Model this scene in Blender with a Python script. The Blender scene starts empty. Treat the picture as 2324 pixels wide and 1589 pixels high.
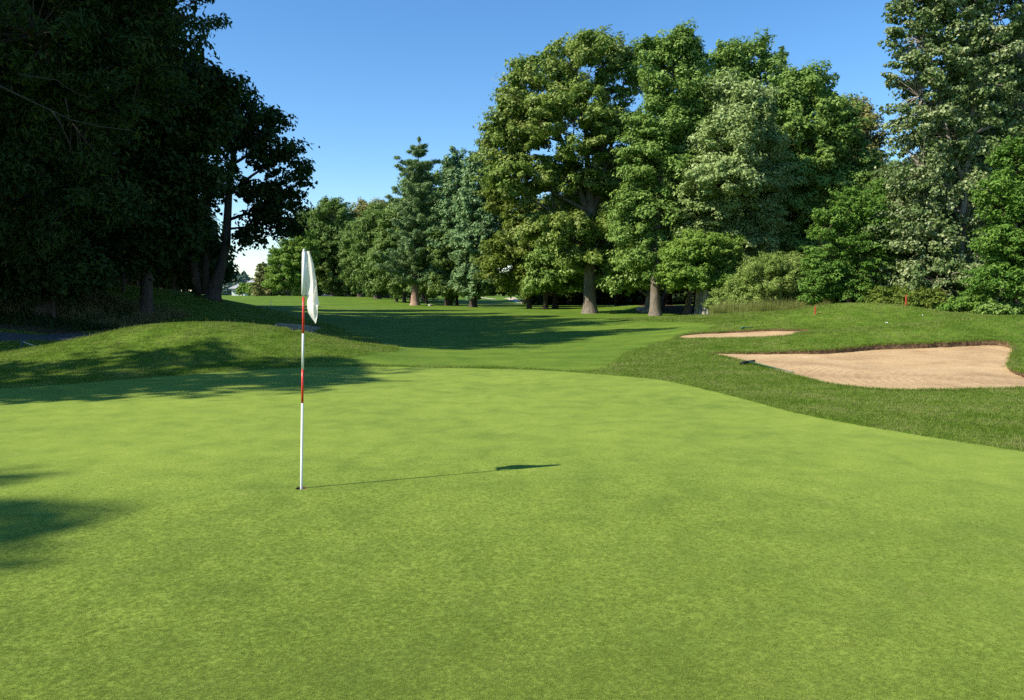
import bpy, math, random
import numpy as np
from mathutils import Vector, Matrix
from mathutils.geometry import delaunay_2d_cdt

# ------------------------------------------------------------------ camera, sky, sun, exposure
H = 1.75                       # eye height of the photographer
PITCH = math.radians(4.255)
FPX, CU, CV = 1746.0, 1162.0, 794.5      # focal length and centre of the photograph, in its pixels
SUN_TO = Vector((-0.705, -0.283, 0.650)).normalized()
SUN_EL = math.asin(SUN_TO.z)
SUN_AZ = math.atan2(SUN_TO.x, SUN_TO.y)

S = bpy.context.scene
C = S.collection
cam_d = bpy.data.cameras.new('camera')
cam_d.sensor_width = 36.0
cam_d.lens = 36.0 * FPX / 2324.0
cam_d.clip_start = 0.05
cam_d.clip_end = 6000.0
cam = bpy.data.objects.new('camera', cam_d)
cam.location = (0, 0, H)
cam.rotation_euler = (math.radians(90) - PITCH, 0, 0)
C.objects.link(cam)
S.camera = cam

W = bpy.data.worlds.new('World')
S.world = W
W.use_nodes = True
wn = W.node_tree
bg = wn.nodes['Background']
sky = wn.nodes.new('ShaderNodeTexSky')
sky.sky_type = 'NISHITA'
sky.sun_disc = False
sky.sun_elevation = SUN_EL
sky.sun_rotation = SUN_AZ % (2 * math.pi)
sky.altitude = 0.0
sky.air_density = 1.0
sky.dust_density = 0.0
sky.ozone_density = 4.0
bg.inputs['Strength'].default_value = 0.118
hs = wn.nodes.new('ShaderNodeHueSaturation')          # the camera's vivid rendering of a clear sky
hs.inputs['Saturation'].default_value = 1.2
wn.links.new(sky.outputs[0], hs.inputs['Color'])
wn.links.new(hs.outputs[0], bg.inputs['Color'])

sl = bpy.data.lights.new('sun', 'SUN')
sl.energy = 5.0
sl.angle = math.radians(0.6)
sl.color = (1.0, 0.91, 0.76)
sun = bpy.data.objects.new('sun', sl)
sun.rotation_euler = SUN_TO.to_track_quat('Z', 'Y').to_euler()
sun.location = (-30, -12, 40)
C.objects.link(sun)

S.view_settings.view_transform = 'Standard'
S.view_settings.look = 'None'
S.view_settings.exposure = 0.75
S.view_settings.gamma = 1.0
S.view_settings.use_curve_mapping = False
cy = S.cycles
cy.max_bounces = 6
cy.diffuse_bounces = 3
cy.glossy_bounces = 2
cy.transmission_bounces = 3
cy.transparent_max_bounces = 4
cy.caustics_reflective = False
cy.caustics_refractive = False
cy.use_denoising = False     # keep the grain of leaves and grass

# ------------------------------------------------------------------ terrain
HILLS = [  # x, y, height, sx, sy, rotation (deg)
    (-8.4, 20.5, 0.93, 2.7, 2.1, 6),        # mound behind the green
    (-5.5, 20.6, 0.13, 1.7, 1.8, 0),
    (-20.5, 42.0, 1.72, 5.0, 8.0, 0),       # shaded hill under the oaks
    (-22.5, 32.5, 0.75, 3.8, 4.0, 0),
    (-31.0, 50.0, 1.2, 7.0, 20.0, 0),
    (14.2, 31.2, 0.86, 3.3, 1.9, 10),       # mound between the bunkers and the wood
    (9.2, 29.2, 0.22, 3.6, 2.2, 0),
    (17.6, 23.4, 0.98, 5.2, 1.9, -5),       # mound over the large bunker
    (9.5, 22.6, 0.18, 3.2, 2.0, 0),
    (20.0, 40.0, 0.9, 9.0, 8.0, 0),
    (-45.0, 150.0, 1.1, 22.0, 26.0, 0),
    (-120.0, 330.0, 0.9, 90.0, 70.0, 0),
    (6.6, 160.0, 1.75, 5.0, 12.0, 0),       # far mound beside the cart path
    (15.5, 76.0, 0.55, 6.0, 4.0, 0),
    (-2.6, 30.5, -0.06, 6.0, 4.0, 0),
]
def terr(x, y):
    x = np.asarray(x, float); y = np.asarray(y, float)
    z = np.zeros(np.broadcast(x, y).shape)
    for (cx, cy_, a, sx, sy, r) in HILLS:
        c, s = math.cos(math.radians(r)), math.sin(math.radians(r))
        dx, dy = x - cx, y - cy_
        u = (dx * c + dy * s) / sx; v = (-dx * s + dy * c) / sy
        z = z + a * np.exp(-0.5 * (u * u + v * v))
    z = z + 0.035 * np.sin(x * 0.55 + 1.3) * np.sin(y * 0.42) * np.clip((np.hypot(x, y) - 9) / 10, 0, 1)
    z = z + 0.02 * np.sin(x * 1.7 + y * 0.6) * np.sin(y * 1.1 - x * 0.4) * np.clip((np.hypot(x, y) - 12) / 10, 0, 1)
    return z
def tz(x, y): return float(terr(x, y))

def ray(u, v):
    ct, st = math.cos(PITCH), math.sin(PITCH)
    f = Vector((0, ct, -st)); up = Vector((0, st, ct))
    return f * FPX + Vector((1, 0, 0)) * (u - CU) + up * (CV - v)
def at(u, v, Y):
    d = ray(u, v); return Vector((0, 0, H)) + d * (Y / d.y)
def ground_at(u, v, ymax=400.0, ymin=1.0):
    d = ray(u, v); o = Vector((0, 0, H))
    prev = ymin; y = ymin
    while y < ymax:
        p = o + d * (y / d.y)
        if p.z < tz(p.x, p.y):
            a, b = prev, y
            for _ in range(30):
                m = (a + b) / 2; p = o + d * (m / d.y)
                if p.z < tz(p.x, p.y): b = m
                else: a = m
            p = o + d * (b / d.y); return p
        prev = y; y *= 1.01
    return o + d * (ymax / d.y)

# ------------------------------------------------------------------ helpers: meshes, tags
def tag(o, label=None, cat=None, group=None, kind=None):
    if label: o['label'] = label
    if cat: o['category'] = cat
    if group: o['group'] = group
    if kind: o['kind'] = kind
    return o
def empty(name, loc, label, cat, group=None, rz=0.0):
    o = bpy.data.objects.new(name, None); C.objects.link(o)
    o.location = loc; o.rotation_euler = (0, 0, rz); o.empty_display_size = 0.3
    return tag(o, label, cat, group)
def link_mesh(name, me, mat, parent=None):
    o = bpy.data.objects.new(name, me); C.objects.link(o)
    if mat is not None: me.materials.append(mat)
    if parent is not None: o.parent = parent
    return o
def np_mesh(name, verts, faces, smooth=False, attr=None):
    """verts (n,3); faces (m,k) all with k corners"""
    verts = np.asarray(verts, np.float32); faces = np.asarray(faces, np.int32)
    me = bpy.data.meshes.new(name)
    me.vertices.add(len(verts)); me.vertices.foreach_set('co', verts.ravel())
    k = faces.shape[1]
    me.loops.add(faces.size); me.loops.foreach_set('vertex_index', faces.ravel())
    me.polygons.add(len(faces))
    me.polygons.foreach_set('loop_start', np.arange(0, faces.size, k, dtype=np.int32))
    me.polygons.foreach_set('use_smooth', np.full(len(faces), smooth, bool))
    if attr is not None:
        a = me.attributes.new('rnd', 'FLOAT', 'FACE'); a.data.foreach_set('value', np.asarray(attr, np.float32))
    me.update(calc_edges=True)
    return me
class MB:
    """collects simple solids and links them as one mesh object"""
    def __init__(self): self.v = []; self.f = []
    def add(self, vs, fs):
        n = len(self.v); self.v += [tuple(p) for p in vs]; self.f += [tuple(i + n for i in f) for f in fs]; return self
    def box(self, c, s, rz=0.0, taper=1.0):
        x, y, z = s[0] / 2, s[1] / 2, s[2] / 2; cr, sr = math.cos(rz), math.sin(rz); out = []
        for sz in (-1, 1):
            t = taper if sz > 0 else 1.0
            for (a, b) in ((-1, -1), (1, -1), (1, 1), (-1, 1)):
                px, py = a * x * t, b * y * t
                out.append((c[0] + px * cr - py * sr, c[1] + px * sr + py * cr, c[2] + sz * z))
        return self.add(out, [(3, 2, 1, 0), (4, 5, 6, 7), (0, 1, 5, 4), (1, 2, 6, 5), (2, 3, 7, 6), (3, 0, 4, 7)])
    def tube(self, pts, rad, n=8, cap=True):
        pts = [Vector(p) for p in pts]; rad = rad if hasattr(rad, '__len__') else [rad] * len(pts)
        ref = None; vs = []; fs = []
        for i, p in enumerate(pts):
            t = (pts[min(i + 1, len(pts) - 1)] - pts[max(i - 1, 0)]).normalized()
            if ref is None: ref = Vector((1, 0, 0)) if abs(t.x) < 0.8 else Vector((0, 1, 0))
            a = (ref - t * ref.dot(t)).normalized(); b = t.cross(a); ref = a
            for k in range(n):
                w = 2 * math.pi * k / n; vs.append(p + (a * math.cos(w) + b * math.sin(w)) * rad[i])
        for i in range(len(pts) - 1):
            for k in range(n):
                k2 = (k + 1) % n; fs.append((i * n + k, i * n + k2, (i + 1) * n + k2, (i + 1) * n + k))
        if cap: fs.append(tuple(range(n))[::-1]); fs.append(tuple(range((len(pts) - 1) * n, len(pts) * n)))
        return self.add(vs, fs)
    def build(self, name, mat, parent=None, smooth=False):
        me = bpy.data.meshes.new(name); me.from_pydata(self.v, [], self.f); me.update()
        if smooth: me.polygons.foreach_set('use_smooth', [True] * len(me.polygons))
        return link_mesh(name, me, mat, parent)
def copy_tree(o, parent=None):
    c = o.copy(); C.objects.link(c); c.parent = parent
    for ch in list(o.children): copy_tree(ch, c)
    return c

# ------------------------------------------------------------------ materials
def new_mat(name):
    m = bpy.data.materials.new(name); m.use_nodes = True
    nt = m.node_tree; return m, nt, nt.nodes['Principled BSDF']
def N(nt, t, **kw):
    n = nt.nodes.new(t)
    for k, v in kw.items(): setattr(n, k, v)
    return n
def noise(nt, vec, scale, detail=4.0, rough=0.55, dist=0.0):
    n = N(nt, 'ShaderNodeTexNoise'); n.inputs['Scale'].default_value = scale
    n.inputs['Detail'].default_value = detail; n.inputs['Roughness'].default_value = rough
    n.inputs['Distortion'].default_value = dist
    if vec is not None: nt.links.new(vec, n.inputs['Vector'])
    return n.outputs['Fac']
def ramp(nt, fac, stops):
    r = N(nt, 'ShaderNodeValToRGB'); el = r.color_ramp.elements
    while len(el) < len(stops): el.new(0.5)
    for e, (p, c) in zip(el, stops): e.position = p; e.color = (*c, 1)
    nt.links.new(fac, r.inputs['Fac']); return r.outputs['Color']
def mix(nt, a, b, fac, mode='MIX'):
    m = N(nt, 'ShaderNodeMix', data_type='RGBA', blend_type=mode)
    for sock, val in ((m.inputs[0], fac), (m.inputs[6], a), (m.inputs[7], b)):
        if isinstance(val, (int, float)): sock.default_value = val
        elif isinstance(val, tuple): sock.default_value = (*val, 1)
        else: nt.links.new(val, sock)
    return m.outputs[2]
def mathn(nt, op, a, b=0.0, clamp=False):
    m = N(nt, 'ShaderNodeMath', operation=op, use_clamp=clamp)
    for s, v in zip(m.inputs, (a, b)):
        if isinstance(v, (int, float)): s.default_value = v
        else: nt.links.new(v, s)
    return m.outputs[0]
def mapping(nt, vec, scale=(1, 1, 1), rot=(0, 0, 0)):
    m = N(nt, 'ShaderNodeMapping'); m.inputs['Scale'].default_value = scale; m.inputs['Rotation'].default_value = rot
    nt.links.new(vec, m.inputs['Vector']); return m.outputs[0]
def objco(nt): return N(nt, 'ShaderNodeTexCoord').outputs['Object']
def bump(nt, bsdf, h, strength, dist):
    b = N(nt, 'ShaderNodeBump'); b.inputs['Strength'].default_value = strength; b.inputs['Distance'].default_value = dist
    nt.links.new(h, b.inputs['Height']); nt.links.new(b.outputs[0], bsdf.inputs['Normal'])

def plain(name, col, rough=0.5, spec=0.5, var=0.12, scale=6.0, metal=0.0, bmp=0.0):
    m, nt, b = new_mat(name); co = objco(nt)
    f = noise(nt, co, scale, 5)
    lo = tuple(c * (1 - var) for c in col); hi = tuple(min(1, c * (1 + var)) for c in col)
    nt.links.new(ramp(nt, f, [(0.3, lo), (0.7, hi)]), b.inputs['Base Color'])
    b.inputs['Roughness'].default_value = rough; b.inputs['Metallic'].default_value = metal
    b.inputs['Specular IOR Level'].default_value = spec
    if bmp: bump(nt, b, noise(nt, co, scale * 6, 4), bmp, 0.01)
    return m

def leaf_mat(name, cols, transl=0.3, spec=0.35, rough=0.5, tcol=None, world=False):
    m, nt, b = new_mat(name)
    a = N(nt, 'ShaderNodeAttribute', attribute_name='rnd')
    big = noise(nt, N(nt, 'ShaderNodeNewGeometry').outputs['Position'] if world else objco(nt), 1.1 if world else 0.35, 3 if world else 2, 0.55)
    f = mathn(nt, 'ADD', mathn(nt, 'MULTIPLY', a.outputs['Fac'], 0.45 if world else 0.7), mathn(nt, 'MULTIPLY', big, 0.85 if world else 0.5), True)
    st = [(0.2 + 0.7 * i / (len(cols) - 1), c) for i, c in enumerate(cols)]
    col = ramp(nt, f, st)
    nt.links.new(col, b.inputs['Base Color'])
    b.inputs['Roughness'].default_value = rough; b.inputs['Specular IOR Level'].default_value = spec
    tr = N(nt, 'ShaderNodeBsdfTranslucent')
    nt.links.new(mix(nt, col, tcol or (0.6, 0.75, 0.12), 1.0, 'MULTIPLY') if False else mix(nt, col, (0.16, 0.22, 0.02), 0.35), tr.inputs['Color'])
    ms = N(nt, 'ShaderNodeMixShader'); ms.inputs[0].default_value = transl
    nt.links.new(b.outputs[0], ms.inputs[1]); nt.links.new(tr.outputs[0], ms.inputs[2])
    nt.links.new(ms.outputs[0], nt.nodes['Material Output'].inputs['Surface'])
    return m
def bark_mat(name, lo, hi):
    m, nt, b = new_mat(name); co = objco(nt)
    st = mapping(nt, co, (5, 5, 0.9))
    f = noise(nt, st, 2.2, 6, 0.65, 0.4)
    g = noise(nt, co, 0.7, 3)
    col = mix(nt, ramp(nt, f, [(0.3, lo), (0.68, hi)]), ramp(nt, g, [(0.35, (0.5, 0.48, 0.42)), (0.65, (1, 1, 1))]), 0.6, 'MULTIPLY')
    nt.links.new(col, b.inputs['Base Color']); b.inputs['Roughness'].default_value = 0.9
    b.inputs['Specular IOR Level'].default_value = 0.2
    bump(nt, b, f, 0.8, 0.04); return m

def turf_mat(name, dark, mid, light, dry, fine=70.0, dry_amt=0.25, bmp=0.5, bdist=0.02, patch=1.0, stripe=0.0):
    m, nt, b = new_mat(name); co = objco(nt)
    n1 = noise(nt, co, 0.16 * patch, 3, 0.6)           # broad patches
    n2 = noise(nt, co, 1.1 * patch, 5, 0.62, 0.4)      # foot-sized blotches
    n3 = noise(nt, co, fine, 3, 0.7)                   # blades
    n4 = noise(nt, co, fine * 0.22, 4, 0.65)
    f = mathn(nt, 'ADD', mathn(nt, 'MULTIPLY', n1, 0.4), mathn(nt, 'MULTIPLY', n2, 0.6))
    col = ramp(nt, f, [(0.36, dark), (0.5, mid), (0.64, light)])
    d = noise(nt, co, 2.3 * patch, 6, 0.7, 0.6)
    col = mix(nt, col, dry, mathn(nt, 'MULTIPLY', ramp(nt, d, [(0.55, (0, 0, 0)), (0.72, (1, 1, 1))]), dry_amt))
    spk = ramp(nt, mathn(nt, 'ADD', mathn(nt, 'MULTIPLY', n3, 0.6), mathn(nt, 'MULTIPLY', n4, 0.4)), [(0.3, (0.45, 0.47, 0.4)), (0.5, (1, 1, 1)), (0.72, (1.0, 1.0, 1.0))])
    spl = ramp(nt, n3, [(0.5, (0, 0, 0)), (0.75, (1, 1, 1))])
    col = mix(nt, col, spk, 0.75, 'MULTIPLY')
    col = mix(nt, col, tuple(min(1, c * 1.5) for c in light), mathn(nt, 'MULTIPLY', spl, 0.35))
    if stripe:
        w = N(nt, 'ShaderNodeTexWave', wave_profile='SIN'); w.inputs['Scale'].default_value = 0.16
        w.inputs['Distortion'].default_value = 0.6; w.inputs['Detail Scale'].default_value = 0.3
        nt.links.new(mapping(nt, co, (1, 1, 1), (0, 0, math.radians(78))), w.inputs['Vector'])
        col = mix(nt, col, ramp(nt, w.outputs['Fac'], [(0.4, (0.8, 0.84, 0.8)), (0.6, (1, 1, 1))]), stripe, 'MULTIPLY')
    nt.links.new(col, b.inputs['Base Color'])
    b.inputs['Roughness'].default_value = 0.85; b.inputs['Specular IOR Level'].default_value = 0.05
    bump(nt, b, mathn(nt, 'ADD', mathn(nt, 'MULTIPLY', n3, 0.6), mathn(nt, 'MULTIPLY', n4, 0.6)), bmp, bdist)
    return m

M = {}
M['green'] = turf_mat('green_turf', (0.130, 0.195, 0.034), (0.182, 0.255, 0.042), (0.225, 0.298, 0.050), (0.32, 0.35, 0.09), fine=110.0, dry_amt=0.35, bmp=0.5, bdist=0.006, patch=1.9)
M['fairway'] = turf_mat('fairway_turf', (0.075, 0.140, 0.019), (0.108, 0.180, 0.023), (0.150, 0.220, 0.028), (0.24, 0.26, 0.06), fine=60.0, dry_amt=0.25, bmp=0.6, bdist=0.02, stripe=0.5)
M['rough'] = turf_mat('rough_turf', (0.058, 0.118, 0.012), (0.090, 0.160, 0.017), (0.132, 0.202, 0.026), (0.22, 0.22, 0.07), fine=38.0, dry_amt=0.35, bmp=0.7, bdist=0.03)
M['blade'] = leaf_mat('grass_blade', [(0.060, 0.122, 0.012), (0.105, 0.190, 0.019), (0.160, 0.248, 0.032), (0.29, 0.30, 0.11)], 0.4, 0.06, 0.6, None, True)
M['greenblade'] = leaf_mat('green_blade', [(0.180, 0.245, 0.044), (0.220, 0.296, 0.053), (0.250, 0.325, 0.062), (0.29, 0.35, 0.09)], 0.38, 0.06, 0.6, None, True)
M['dryblade'] = leaf_mat('dry_blade', [(0.08, 0.095, 0.025), (0.17, 0.155, 0.06), (0.26, 0.21, 0.105)], 0.3, 0.1)
M['weedblade'] = leaf_mat('tall_blade', [(0.09, 0.15, 0.025), (0.17, 0.22, 0.04), (0.36, 0.33, 0.13)], 0.3, 0.2)

def sand_mat():
    m, nt, b = new_mat('bunker_sand'); co = objco(nt)
    a = noise(nt, co, 0.7, 5, 0.6); g = noise(nt, co, 60, 3, 0.7); k = noise(nt, co, 9, 5, 0.7)
    col = ramp(nt, a, [(0.35, (0.395, 0.270, 0.148)), (0.52, (0.50, 0.354, 0.193)), (0.7, (0.55, 0.402, 0.228))])
    col = mix(nt, col, ramp(nt, k, [(0.28, (0.55, 0.48, 0.42)), (0.42, (1, 1, 1))]), 0.7, 'MULTIPLY')
    col = mix(nt, col, ramp(nt, g, [(0.35, (0.78, 0.75, 0.7)), (0.6, (1, 1, 1))]), 0.6, 'MULTIPLY')
    nt.links.new(col, b.inputs['Base Color']); b.inputs['Roughness'].default_value = 0.95
    b.inputs['Specular IOR Level'].default_value = 0.1
    rk = noise(nt, mapping(nt, co, (0.5, 5.0, 1), (0, 0, 0.25)), 2.2, 6, 0.7, 1.2)
    col2 = mix(nt, col, ramp(nt, rk, [(0.36, (0.62, 0.56, 0.5)), (0.5, (1, 1, 1)), (0.66, (1.0, 1.0, 1.0))]), 0.55, 'MULTIPLY')
    nt.links.new(col2, b.inputs['Base Color'])
    w = N(nt, 'ShaderNodeTexWave', wave_type='RINGS', rings_direction='Z'); w.inputs['Scale'].default_value = 1.6
    w.inputs['Distortion'].default_value = 9.0; w.inputs['Detail'].default_value = 2.0; w.inputs['Detail Scale'].default_value = 0.5
    mp = N(nt, 'ShaderNodeMapping'); mp.inputs['Location'].default_value = (-11.5, -14.5, 0)
    nt.links.new(co, mp.inputs['Vector']); nt.links.new(mp.outputs[0], w.inputs['Vector'])
    h = mathn(nt, 'ADD', mathn(nt, 'MULTIPLY', w.outputs['Fac'], 0.26), mathn(nt, 'ADD', mathn(nt, 'MULTIPLY', k, 1.2), mathn(nt, 'MULTIPLY', g, 0.25)))
    bump(nt, b, h, 0.8, 0.035)
    return m
M['sand'] = sand_mat()
M['soil'] = plain('bunker_soil', (0.13, 0.085, 0.048), 0.95, 0.1, 0.5, 14, bmp=0.8)
M['path'] = plain('path_tarmac', (0.10, 0.10, 0.10), 0.85, 0.15, 0.2, 8, bmp=0.3)
M['farpath'] = plain('path_pale', (0.42, 0.37, 0.27), 0.9, 0.2, 0.12, 2)
M['litter'] = plain('leaf_litter', (0.085, 0.062, 0.032), 0.95, 0.1, 0.55, 9, bmp=0.9)
M['white'] = plain('white_paint', (0.72, 0.72, 0.70), 0.35, 0.5, 0.03, 20)
M['red'] = plain('red_paint', (0.62, 0.035, 0.022), 0.35, 0.5, 0.08, 20)
M['orange'] = plain('stake_paint', (0.42, 0.07, 0.03), 0.5, 0.4, 0.1, 20)
M['cup'] = plain('cup_plastic', (0.55, 0.55, 0.52), 0.5, 0.4, 0.1, 30)
M['cupsoil'] = plain('cup_soil', (0.12, 0.07, 0.035), 0.95, 0.1, 0.4, 60)
M['black'] = plain('black_rubber', (0.014, 0.014, 0.016), 0.45, 0.5, 0.2, 30)
M['greenpaint'] = plain('green_paint', (0.02, 0.09, 0.05), 0.4, 0.5, 0.1, 20)
M['postgreen'] = plain('post_green', (0.03, 0.07, 0.05), 0.6, 0.4, 0.15, 20)
M['rope'] = plain('rope_fibre', (0.60, 0.58, 0.52), 0.85, 0.2, 0.15, 60)
M['stone'] = plain('pale_stone', (0.42, 0.38, 0.33), 0.85, 0.25, 0.25, 4, bmp=0.5)
M['stub'] = plain('dead_wood', (0.06, 0.05, 0.04), 0.9, 0.1, 0.3, 8)
M['housewall'] = plain('house_wall', (0.78, 0.76, 0.70), 0.8, 0.2, 0.05, 1)
M['roof'] = plain('roof_shingle', (0.34, 0.34, 0.36), 0.85, 0.2, 0.15, 2)
M['glass'] = plain('window_glass', (0.03, 0.04, 0.05), 0.1, 0.6, 0.1, 2)
M['seat'] = plain('cart_seat', (0.35, 0.30, 0.22), 0.6, 0.4, 0.1, 4)
def flag_mat():
    m, nt, b = new_mat('flag_cloth'); co = objco(nt)
    col = ramp(nt, noise(nt, co, 9, 4), [(0.3, (0.82, 0.79, 0.73)), (0.7, (0.87, 0.85, 0.80))])
    nt.links.new(col, b.inputs['Base Color']); b.inputs['Roughness'].default_value = 0.6
    tr = N(nt, 'ShaderNodeBsdfTranslucent'); nt.links.new(col, tr.inputs['Color'])
    ms = N(nt, 'ShaderNodeMixShader'); ms.inputs[0].default_value = 0.62
    nt.links.new(b.outputs[0], ms.inputs[1]); nt.links.new(tr.outputs[0], ms.inputs[2])
    nt.links.new(ms.outputs[0], nt.nodes['Material Output'].inputs['Surface'])
    bump(nt, b, noise(nt, co, 25, 3), 0.25, 0.01)
    return m
M['flag'] = flag_mat()

L = {
 'oak':    leaf_mat('oak_leaf', [(0.074, 0.146, 0.024), (0.139, 0.230, 0.037), (0.215, 0.302, 0.055), (0.315, 0.370, 0.110)], 0.28, 0.2, 0.5),
 'maple':  leaf_mat('maple_leaf', [(0.084, 0.171, 0.034), (0.168, 0.282, 0.055), (0.288, 0.419, 0.108)], 0.3, 0.15),
 'deep':   leaf_mat('deep_leaf', [(0.062, 0.125, 0.029), (0.118, 0.195, 0.041), (0.198, 0.288, 0.072)], 0.28, 0.15),
 'bright': leaf_mat('bright_leaf', [(0.089, 0.182, 0.026), (0.163, 0.281, 0.040), (0.252, 0.369, 0.070)], 0.34, 0.15),
 'silver': leaf_mat('silver_leaf', [(0.129, 0.210, 0.055), (0.241, 0.336, 0.101), (0.448, 0.552, 0.242)], 0.28, 0.2),
 'lime':   leaf_mat('lime_leaf', [(0.080, 0.140, 0.018), (0.140, 0.205, 0.028), (0.21, 0.25, 0.05)], 0.34, 0.15),
 'bush':   leaf_mat('bush_leaf', [(0.132, 0.224, 0.044), (0.237, 0.339, 0.070), (0.385, 0.471, 0.154)], 0.32, 0.15),
 'locust': leaf_mat('locust_leaf', [(0.074, 0.177, 0.029), (0.130, 0.256, 0.040), (0.204, 0.340, 0.061)], 0.34, 0.15),
 'poplar': leaf_mat('poplar_leaf', [(0.064, 0.123, 0.033), (0.110, 0.177, 0.051), (0.176, 0.242, 0.079), (0.396, 0.448, 0.231)], 0.2, 0.35, 0.45),
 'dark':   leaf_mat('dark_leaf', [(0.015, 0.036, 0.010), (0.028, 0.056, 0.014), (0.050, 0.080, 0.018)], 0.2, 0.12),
 'tan':    leaf_mat('tan_leaf', [(0.144, 0.163, 0.056), (0.225, 0.231, 0.075), (0.312, 0.294, 0.112)], 0.27, 0.15),
 'pine':   leaf_mat('pine_needle', [(0.072, 0.143, 0.048), (0.118, 0.209, 0.066), (0.186, 0.276, 0.086)], 0.1, 0.3),
 'blue':   leaf_mat('blue_needle', [(0.084, 0.150, 0.114), (0.150, 0.228, 0.180), (0.228, 0.312, 0.252)], 0.1, 0.3),
 'bluegreen': leaf_mat('bluegreen_leaf', [(0.086, 0.183, 0.067), (0.156, 0.270, 0.105), (0.281, 0.397, 0.172)], 0.22, 0.15),
}
B = {
 'grey': bark_mat('grey_bark', (0.10, 0.084, 0.066), (0.29, 0.25, 0.20)),
 'brown': bark_mat('brown_bark', (0.10, 0.07, 0.05), (0.28, 0.21, 0.155)),
 'dark': bark_mat('dark_bark', (0.045, 0.035, 0.028), (0.12, 0.095, 0.075)),
 'pale': bark_mat('pale_bark', (0.20, 0.17, 0.135), (0.50, 0.45, 0.37)),
 'blotch': bark_mat('blotched_bark', (0.10, 0.09, 0.075), (0.58, 0.55, 0.48)),
 'pink': bark_mat('pine_bark', (0.24, 0.15, 0.11), (0.48, 0.33, 0.25)),
}

# ------------------------------------------------------------------ ground, green, bunkers, paths: one cut-up sheet
def spline(pts, step, closed=True):
    P = np.array([(p[0], p[1]) for p in pts], float); n = len(P); out = []
    rng_ = range(n if closed else n - 1)
    for i in rng_:
        p0, p1, p2, p3 = (P[(i + k) % n] if closed else P[min(max(i + k, 0), n - 1)] for k in (-1, 0, 1, 2))
        m = max(1, int(np.linalg.norm(p2 - p1) / step))
        for t in np.arange(m) / m:
            out.append(0.5 * ((2 * p1) + (-p0 + p2) * t + (2 * p0 - 5 * p1 + 4 * p2 - p3) * t * t + (-p0 + 3 * p1 - 3 * p2 + p3) * t ** 3))
    if not closed: out.append(P[-1])
    return np.array(out)
def inside(px, py, poly):
    px = np.asarray(px); py = np.asarray(py); r = np.zeros(px.shape, bool)
    x0, y0 = poly[:, 0], poly[:, 1]; x1, y1 = np.roll(x0, -1), np.roll(y0, -1)
    for a, b, c, d in zip(x0, y0, x1, y1):
        if b == d: continue
        k = ((b > py) != (d > py)) & (px < (c - a) * (py - b) / (d - b) + a); r ^= k
    return r
def gp(lst): return [ground_at(u, v) for (u, v) in lst]

rngp = np.random.default_rng(11)
def jag(poly, amp):
    """small natural wobble along a cut edge"""
    d = np.roll(poly, -1, 0) - np.roll(poly, 1, 0); nn = np.stack([d[:, 1], -d[:, 0]], 1)
    nn /= np.linalg.norm(nn, axis=1)[:, None] + 1e-9
    w = np.convolve(np.tile(rngp.normal(size=len(poly)), 3), [0.2, 0.3, 0.3, 0.2], 'same')[len(poly):2 * len(poly)]
    return poly + nn * (amp * w)[:, None]

green_poly = jag(spline([(p.x, p.y) for p in gp([(0, 882), (150, 872), (300, 860), (450, 848), (600, 838), (730, 833), (860, 832), (1000, 835), (1150, 838), (1300, 845), (1480, 860), (1600, 884), (1700, 909), (1790, 933), (1900, 956), (2100, 990), (2324, 1025)])]
    + [(7.1, 6.4), (7.6, 3.0), (6.6, -2.0), (2.0, -5.0), (-5.0, -4.5), (-11.0, 0.0), (-13.0, 7.0), (-12.0, 12.2)], 0.12), 0.008)
sand1_poly = jag(spline([(p.x, p.y) for p in gp([(1610, 803), (1660, 801), (1750, 799), (1860, 795), (1930, 789), (1990, 783), (2070, 780), (2150, 777), (2230, 773), (2275, 775), (2297, 786), (2299, 806), (2291, 830), (2312, 842), (2345, 848), (2420, 850), (2440, 866), (2380, 879), (2320, 882), (2200, 885), (2090, 887), (1990, 885), (1920, 878), (1860, 868), (1800, 853), (1750, 838), (1700, 823), (1640, 809)])], 0.07), 0.022)
sand2_poly = jag(spline([(p.x, p.y) for p in gp([(1538, 764), (1575, 757), (1620, 754), (1670, 751), (1730, 748), (1790, 748), (1842, 751), (1800, 759), (1740, 765), (1660, 767), (1590, 768), (1555, 769)])], 0.1), 0.03)
sand3_poly = spline([(p.x, p.y) for p in gp([(620, 738), (668, 734), (716, 738), (734, 746), (712, 756), (660, 754)])], 0.2)
fair_poly = spline([(p.x, p.y) for p in gp([(690, 828), (800, 812), (878, 799), (905, 793), (865, 778), (800, 757), (730, 733), (660, 712), (610, 698), (700, 693), (850, 695), (1000, 701), (1150, 707), (1300, 717), (1400, 727), (1500, 731), (1600, 735), (1625, 741), (1570, 752), (1530, 766), (1480, 782), (1420, 800), (1395, 822)])]
    + [(p.x, p.y) for p in gp([(1330, 842), (1150, 834), (1000, 831), (860, 828)])], 0.5)
path_poly = spline([(-40, 25.0), (-20, 23.9), (-17, 24.1), (-13.8, 25.9), (-12.4, 28.5), (-13.2, 29.3), (-15.5, 27.2), (-19, 26.1), (-40, 27.2)], 0.5)
lit_poly = spline([(-60, 26.9), (-19, 26.6), (-15.5, 27.8), (-14.6, 30.5), (-17.5, 34.0), (-21.5, 36.5), (-24, 46), (-27, 64), (-32, 80), (-60, 80)], 0.8)
wood_poly = spline([(14.2, 58.5), (17.0, 50.0), (20.5, 44.0), (26, 41.0), (34, 38.0), (60, 36), (70, 60), (60, 100), (16, 98), (12.5, 82), (13.2, 66)], 0.8)
fp = [(-40, 330), (-16, 300), (-11.0, 262), (-6.5, 220), (-2.0, 170), (0.8, 140), (2.4, 121), (4.5, 112), (12, 108), (40, 104)]
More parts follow.
